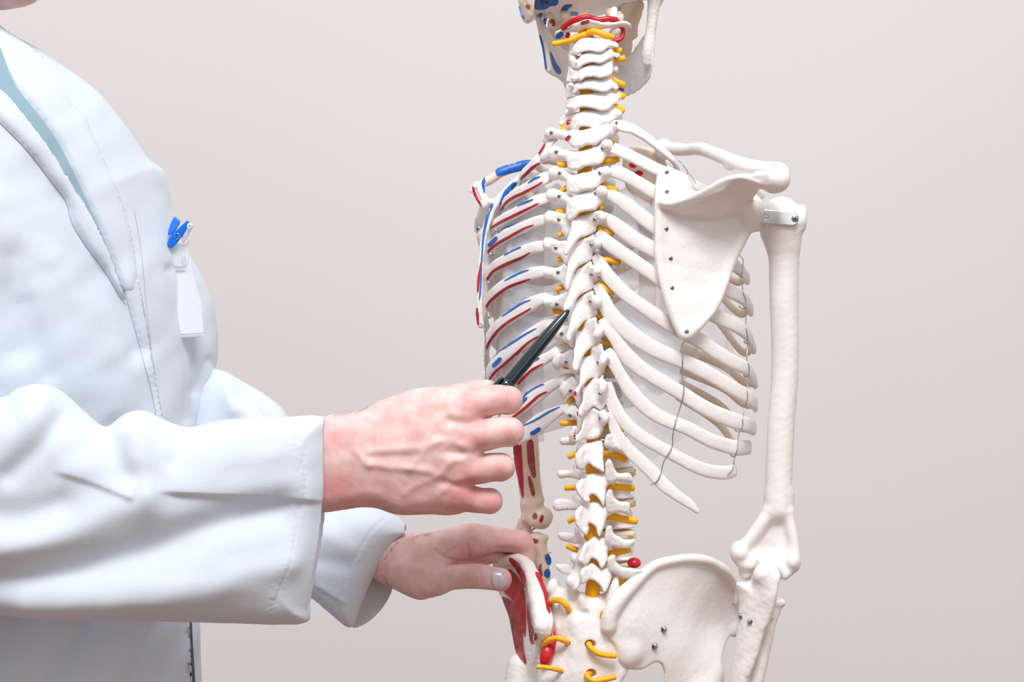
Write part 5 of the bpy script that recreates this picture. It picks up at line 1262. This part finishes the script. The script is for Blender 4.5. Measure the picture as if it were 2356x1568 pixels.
# ---- far sleeve
SL2 = [(440,860),(497,848),(560,878),(620,915),(665,962),(720,1080),(762,1172),(800,1166),(840,1165),(900,1180),(953,1222),(930,1240),(905,1264),(862,1322),(832,1388),(808,1443),(760,1410),(718,1375),(640,1330),(520,1200),(440,1050)]
S2H = rbf([(480,900,330),(620,1050,270),(800,1250,170),(930,1230,165),(820,1400,140),(720,1370,180)])
f = Field(); f.plate(SL2, S2H, 66, 60, 8, smooth=3)
f.plate([(890,1240),(960,1200),(1000,1260),(900,1420),(835,1470),(815,1440),(845,1380),(872,1310)], S2H, 50, 40, 4, sub=True)
def s2_disp(V, N, u, v):
    w = np.clip(-N[:, 1] + .15, 0, 1)
    sx = ((u - 953) * .38 + (v - 1222) * .92)
    e = ridge(u, v, [(900,1182),(850,1230),(805,1310),(775,1400)], 4, -2.4)
    o = e + .8 * wnoise(V, 8, 87) * np.exp(-(line_dist(u, v, [(905,1184),(855,1232),(812,1310),(780,1402)])[0] / 12) ** 2)
    o += -ridge(u, v, [(560,900),(600,950),(640,990)], 22, 12) + ridge(u, v, [(520,880),(540,940)], 22, 10) + ridge(u, v, [(760,1240),(820,1260),(860,1220)], 26, 8) - ridge(u, v, [(730,1290),(790,1300)], 20, 7)
    o += fold(u, v, [(722,1342),(760,1365),(800,1392)], 10, 4, 4)
    return w * o + w * 2 * wnoise(V, 70, 85)
V, Q = f.mesh(3.6, s2_disp, 2); SL2O = link('sleeve', V, Q, COAT, BODY)
f = Field(); f.plate([(850,1310),(880,1325),(904,1346),(886,1390),(850,1428),(811,1444),(818,1400),(836,1350)], [(860,1320,LD+70),(904,1346,LD+60),(812,1442,LD+24),(850,1400,LD+60)], 5, 4, 3, smooth=3)
V, Q = f.mesh(2.6); link('cuff_lining', V, Q, LINE, BODY)

# ================================================================ pen
tip = U(1311, 710, -138); base = U(1163, 888, HD + 62)
ax = (tip - base) / np.linalg.norm(tip - base); L = np.linalg.norm(tip - base)
tail = base - ax * 150
BLK = mat('pen_plastic', (.003, .013, .024, 1), .16, .6, coat=.6)
PENMID = to_world(np.array([base]))[0]
PEN = thing('pen', 'glossy black ballpoint pen held in the near hand, its tip touching the spine', 'pen', tuple(PENMID))
P = [tail, tail + ax * 3, base, base + ax * L * .35, base + ax * L * .62, base + ax * L * .80, base + ax * L * .93, base + ax * (L - 5)]
V, Fc = sweep(P, [12, 14.5, 15.5, 15, 14, 11.5, 7.5, 5], seg=32); link('barrel', V, Fc, BLK, PEN)
P = [base + ax * (L - 6), base + ax * (L - 1), base + ax * (L + 5)]
V, Fc = sweep(P, [3.2, 2.4, 1.0], seg=16); link('tip', V, Fc, STEEL, PEN)
side = np.array([-.8, -.25, .45]); side -= ax * side.dot(ax); side /= np.linalg.norm(side)
V, Fc = sweep([base - ax * 60, base - ax * 12, base + ax * 2, base + ax * 12], 16.8, seg=32); link('grip_ring', V, Fc, BLK, PEN)
P = [base + side * 17 - ax * 130, base + side * 20 - ax * 60, base + side * 21 - ax * 4, base + side * 19 + ax * 10]
V, Fc = sweep(cat(P, 4), 9, 4, [side] * 13, 16, 3.5); link('clip', V, Fc, BLK, PEN)

# ================================================================ badge holder on the coat
hb = ray([CT], 415, 660); bd = hb[0][1] - 10
PVC = bpy.data.materials.new('clear_vinyl'); PVC.use_nodes = True
nt = PVC.node_tree; b = nt.nodes['Principled BSDF']; b.inputs['Base Color'].default_value = (.86, .89, .93, 1); b.inputs['Roughness'].default_value = .1
tr = nt.nodes.new('ShaderNodeBsdfTransparent'); mx = nt.nodes.new('ShaderNodeMixShader'); mx.inputs[0].default_value = .38
nt.links.new(tr.outputs[0], mx.inputs[1]); nt.links.new(b.outputs[0], mx.inputs[2]); nt.links.new(mx.outputs[0], nt.nodes['Material Output'].inputs[0])
PAPER = mat('paper_white', (.80, .82, .90, 1), .6, .3, bump=.1)
CLIPB = mat('clip_blue', (.0, .17, .80, 1), .35, .5)
p0 = to_world(np.array([U(415, 660, bd)]))[0]
BADGE = thing('badge_holder', 'clear vinyl badge holder with a blank white card and blue clip on the coat', 'badge holder', tuple(p0))
def slab(name, poly, dd_, T, m, R=None, vox=1.6, smooth=2, holes=()):
    f = Field(); f.plate(poly, dd_, T, R or T, 1.5, smooth=smooth)
    for h_ in holes: f.ell(*h_)
    V, Q = f.mesh(vox); return link(name, V, Q, m, BADGE)
g = lambda a, b_: [(365, 573, bd + a), (435, 573, bd + a + 6), (470, 770, bd + b_ + 6), (414, 776, bd + b_)]
slab('vinyl_pocket', [(364,575),(372,572),(428,571),(437,585),(448,640),(464,700),(470,768),(466,773),(416,777),(411,770),(400,720),(384,640)], g(0, -6), 2.2, PVC)
slab('name_card', [(385,624),(428,624),(446,660),(458,700),(468,765),(418,770),(404,710)], g(3, -3), 1.0, PAPER, vox=1.4)
slab('card_edge_line', [(385,622),(424,622),(424,624.5),(386,624.5)], g(-1, -7), 1.3, DARK, vox=1.)
slab('card_edge_line', [(417,767),(468,764),(468,766),(418,769)], g(-2, -9), 1.3, LINE, vox=1.)
slab('strap', [(372,540),(384,534),(400,556),(430,560),(434,545),(436,570),(434,596),(426,612),(396,612),(376,600),(384,580),(377,566)], g(-6, -10), 1.8, PVC)
for c in ((392, 592), (423, 595)):
    V, Fc = sweep(np.array([U(c[0] + 4 * math.cos(a), c[1] + 6 * math.sin(a), bd - 10) for a in np.linspace(0, 6.28, 17)]), .9, seg=6); link('snap_hole', V, Fc, LINE, BADGE)
slab('clip_jaw', [(385,563),(388,550),(398,536),(412,524),(426,511),(431,507),(437,512),(432,524),(420,542),(408,558),(396,570),(390,568)], [(390,565,bd-16),(430,510,bd-30),(400,530,bd-20)], 5, CLIPB, 2.5, vox=1.3)
slab('clip_lever', [(386,537),(392,516),(400,500),(404,499),(415,509),(408,524),(400,534),(392,541)], [(390,535,bd-10),(404,500,bd-4),(415,509,bd-6)], 5, CLIPB, 2.5, vox=1.3)
V, Fc = sweep(cat([U(402,545,bd-26), U(404,538,bd-28), U(412,538,bd-28), U(413,546,bd-27), U(406,551,bd-26)], 5), 1.4, seg=6); link('clip_spring', V, Fc, STEEL, BADGE)
slab('strap_end', [(418,545),(425,528),(430,514),(438,513),(444,518),(440,530),(430,545),(422,560)], [(420,550,bd-18),(440,515,bd-34),(425,530,bd-24)], 2.5, mat('milky_vinyl', (.72, .76, .92, 1), .25, .5), 2, vox=1.4)
V, Fc = sweep(np.array([U(436 + 4.5 * math.cos(a), 520 + 4 * math.sin(a), bd - 38) for a in np.linspace(0, 6.28, 17)]), 1.6, seg=6); link('strap_rivet', V, Fc, MATS['milky_vinyl'], BADGE)
cam = bpy.data.cameras.new('camera'); co = bpy.data.objects.new('camera', cam); COL.objects.link(co)
cam.sensor_width = 36; cam.lens = 36 * F / 2356; cam.clip_start = .05
co.location = (0, 0, CAMZ); co.rotation_euler = (math.radians(90), 0, 0)
cam.dof.use_dof = True; cam.dof.focus_distance = Y0 - .03; cam.dof.aperture_fstop = 22
SC.camera = co
WALL = mat('wall_paint', srgb(227, 225, 226), .85, .15, col2=srgb(225, 222, 222), nscale=1.2, bump=.12, bscale=500)
FLOORM = mat('floor_vinyl', srgb(150, 120, 105), .5, .3, col2=srgb(140, 110, 95), nscale=3)
def quad(name, pts, m):
    me = bpy.data.meshes.new(name); me.from_pydata(pts, [], [(0, 1, 2, 3)]); me.materials.append(m)
    o = bpy.data.objects.new(name, me); COL.objects.link(o); o['kind'] = 'structure'; return o
quad('wall_back', [(-3, 3.5, 0), (3, 3.5, 0), (3, 3.5, 2.8), (-3, 3.5, 2.8)], WALL)
quad('floor', [(-3, -1, 0), (3, -1, 0), (3, 3.5, 0), (-3, 3.5, 0)], FLOORM)
def area(name, loc, aim, size, power, col):
    l = bpy.data.lights.new(name, 'AREA'); l.shape = 'RECTANGLE'; l.size, l.size_y = size; l.energy = power; l.color = col
    o = bpy.data.objects.new(name, l); COL.objects.link(o); o.location = loc
    o.rotation_euler = (Vector(aim) - Vector(loc)).to_track_quat('-Z', 'Y').to_euler(); return o
area('key_light', (.05, .05, 3.8), (.08, 2.2, 1.15), (1.5, 1.1), 108, (1, 1, 1.02))
area('fill_light', (1.4, -.3, 1.9), (.1, 2.2, 1.2), (1.6, 1.6), 8, (1, .99, .98))
area('wall_light', (-.3, 2.2, 2.9), (-.1, 3.5, 1.6), (2.6, .5), 6, (.97, .985, 1))
w = bpy.data.worlds.new('world'); SC.world = w; w.use_nodes = True
nt = w.node_tree; bg = nt.nodes['Background']; tcw = nt.nodes.new('ShaderNodeTexCoord'); sx = nt.nodes.new('ShaderNodeSeparateXYZ')
cr_ = nt.nodes.new('ShaderNodeValToRGB'); mr = nt.nodes.new('ShaderNodeMapRange'); mr.inputs[1].default_value = -1
cr_.color_ramp.elements[0].position = .38; cr_.color_ramp.elements[0].color = (.40, .30, .27, 1)
cr_.color_ramp.elements[1].position = .72; cr_.color_ramp.elements[1].color = (1, .99, .985, 1)
nt.links.new(tcw.outputs['Generated'], sx.inputs[0]); nt.links.new(sx.outputs['Z'], mr.inputs[0]); nt.links.new(mr.outputs[0], cr_.inputs[0]); nt.links.new(cr_.outputs[0], bg.inputs[0])
bg.inputs[1].default_value = .60
SC.view_settings.view_transform = 'Standard'; SC.view_settings.look = 'None'
SC.cycles.use_denoising = True; SC.cycles.max_bounces = 8; SC.cycles.transparent_max_bounces = 12
SC.cycles.use_adaptive_sampling = True; SC.cycles.adaptive_threshold = .02
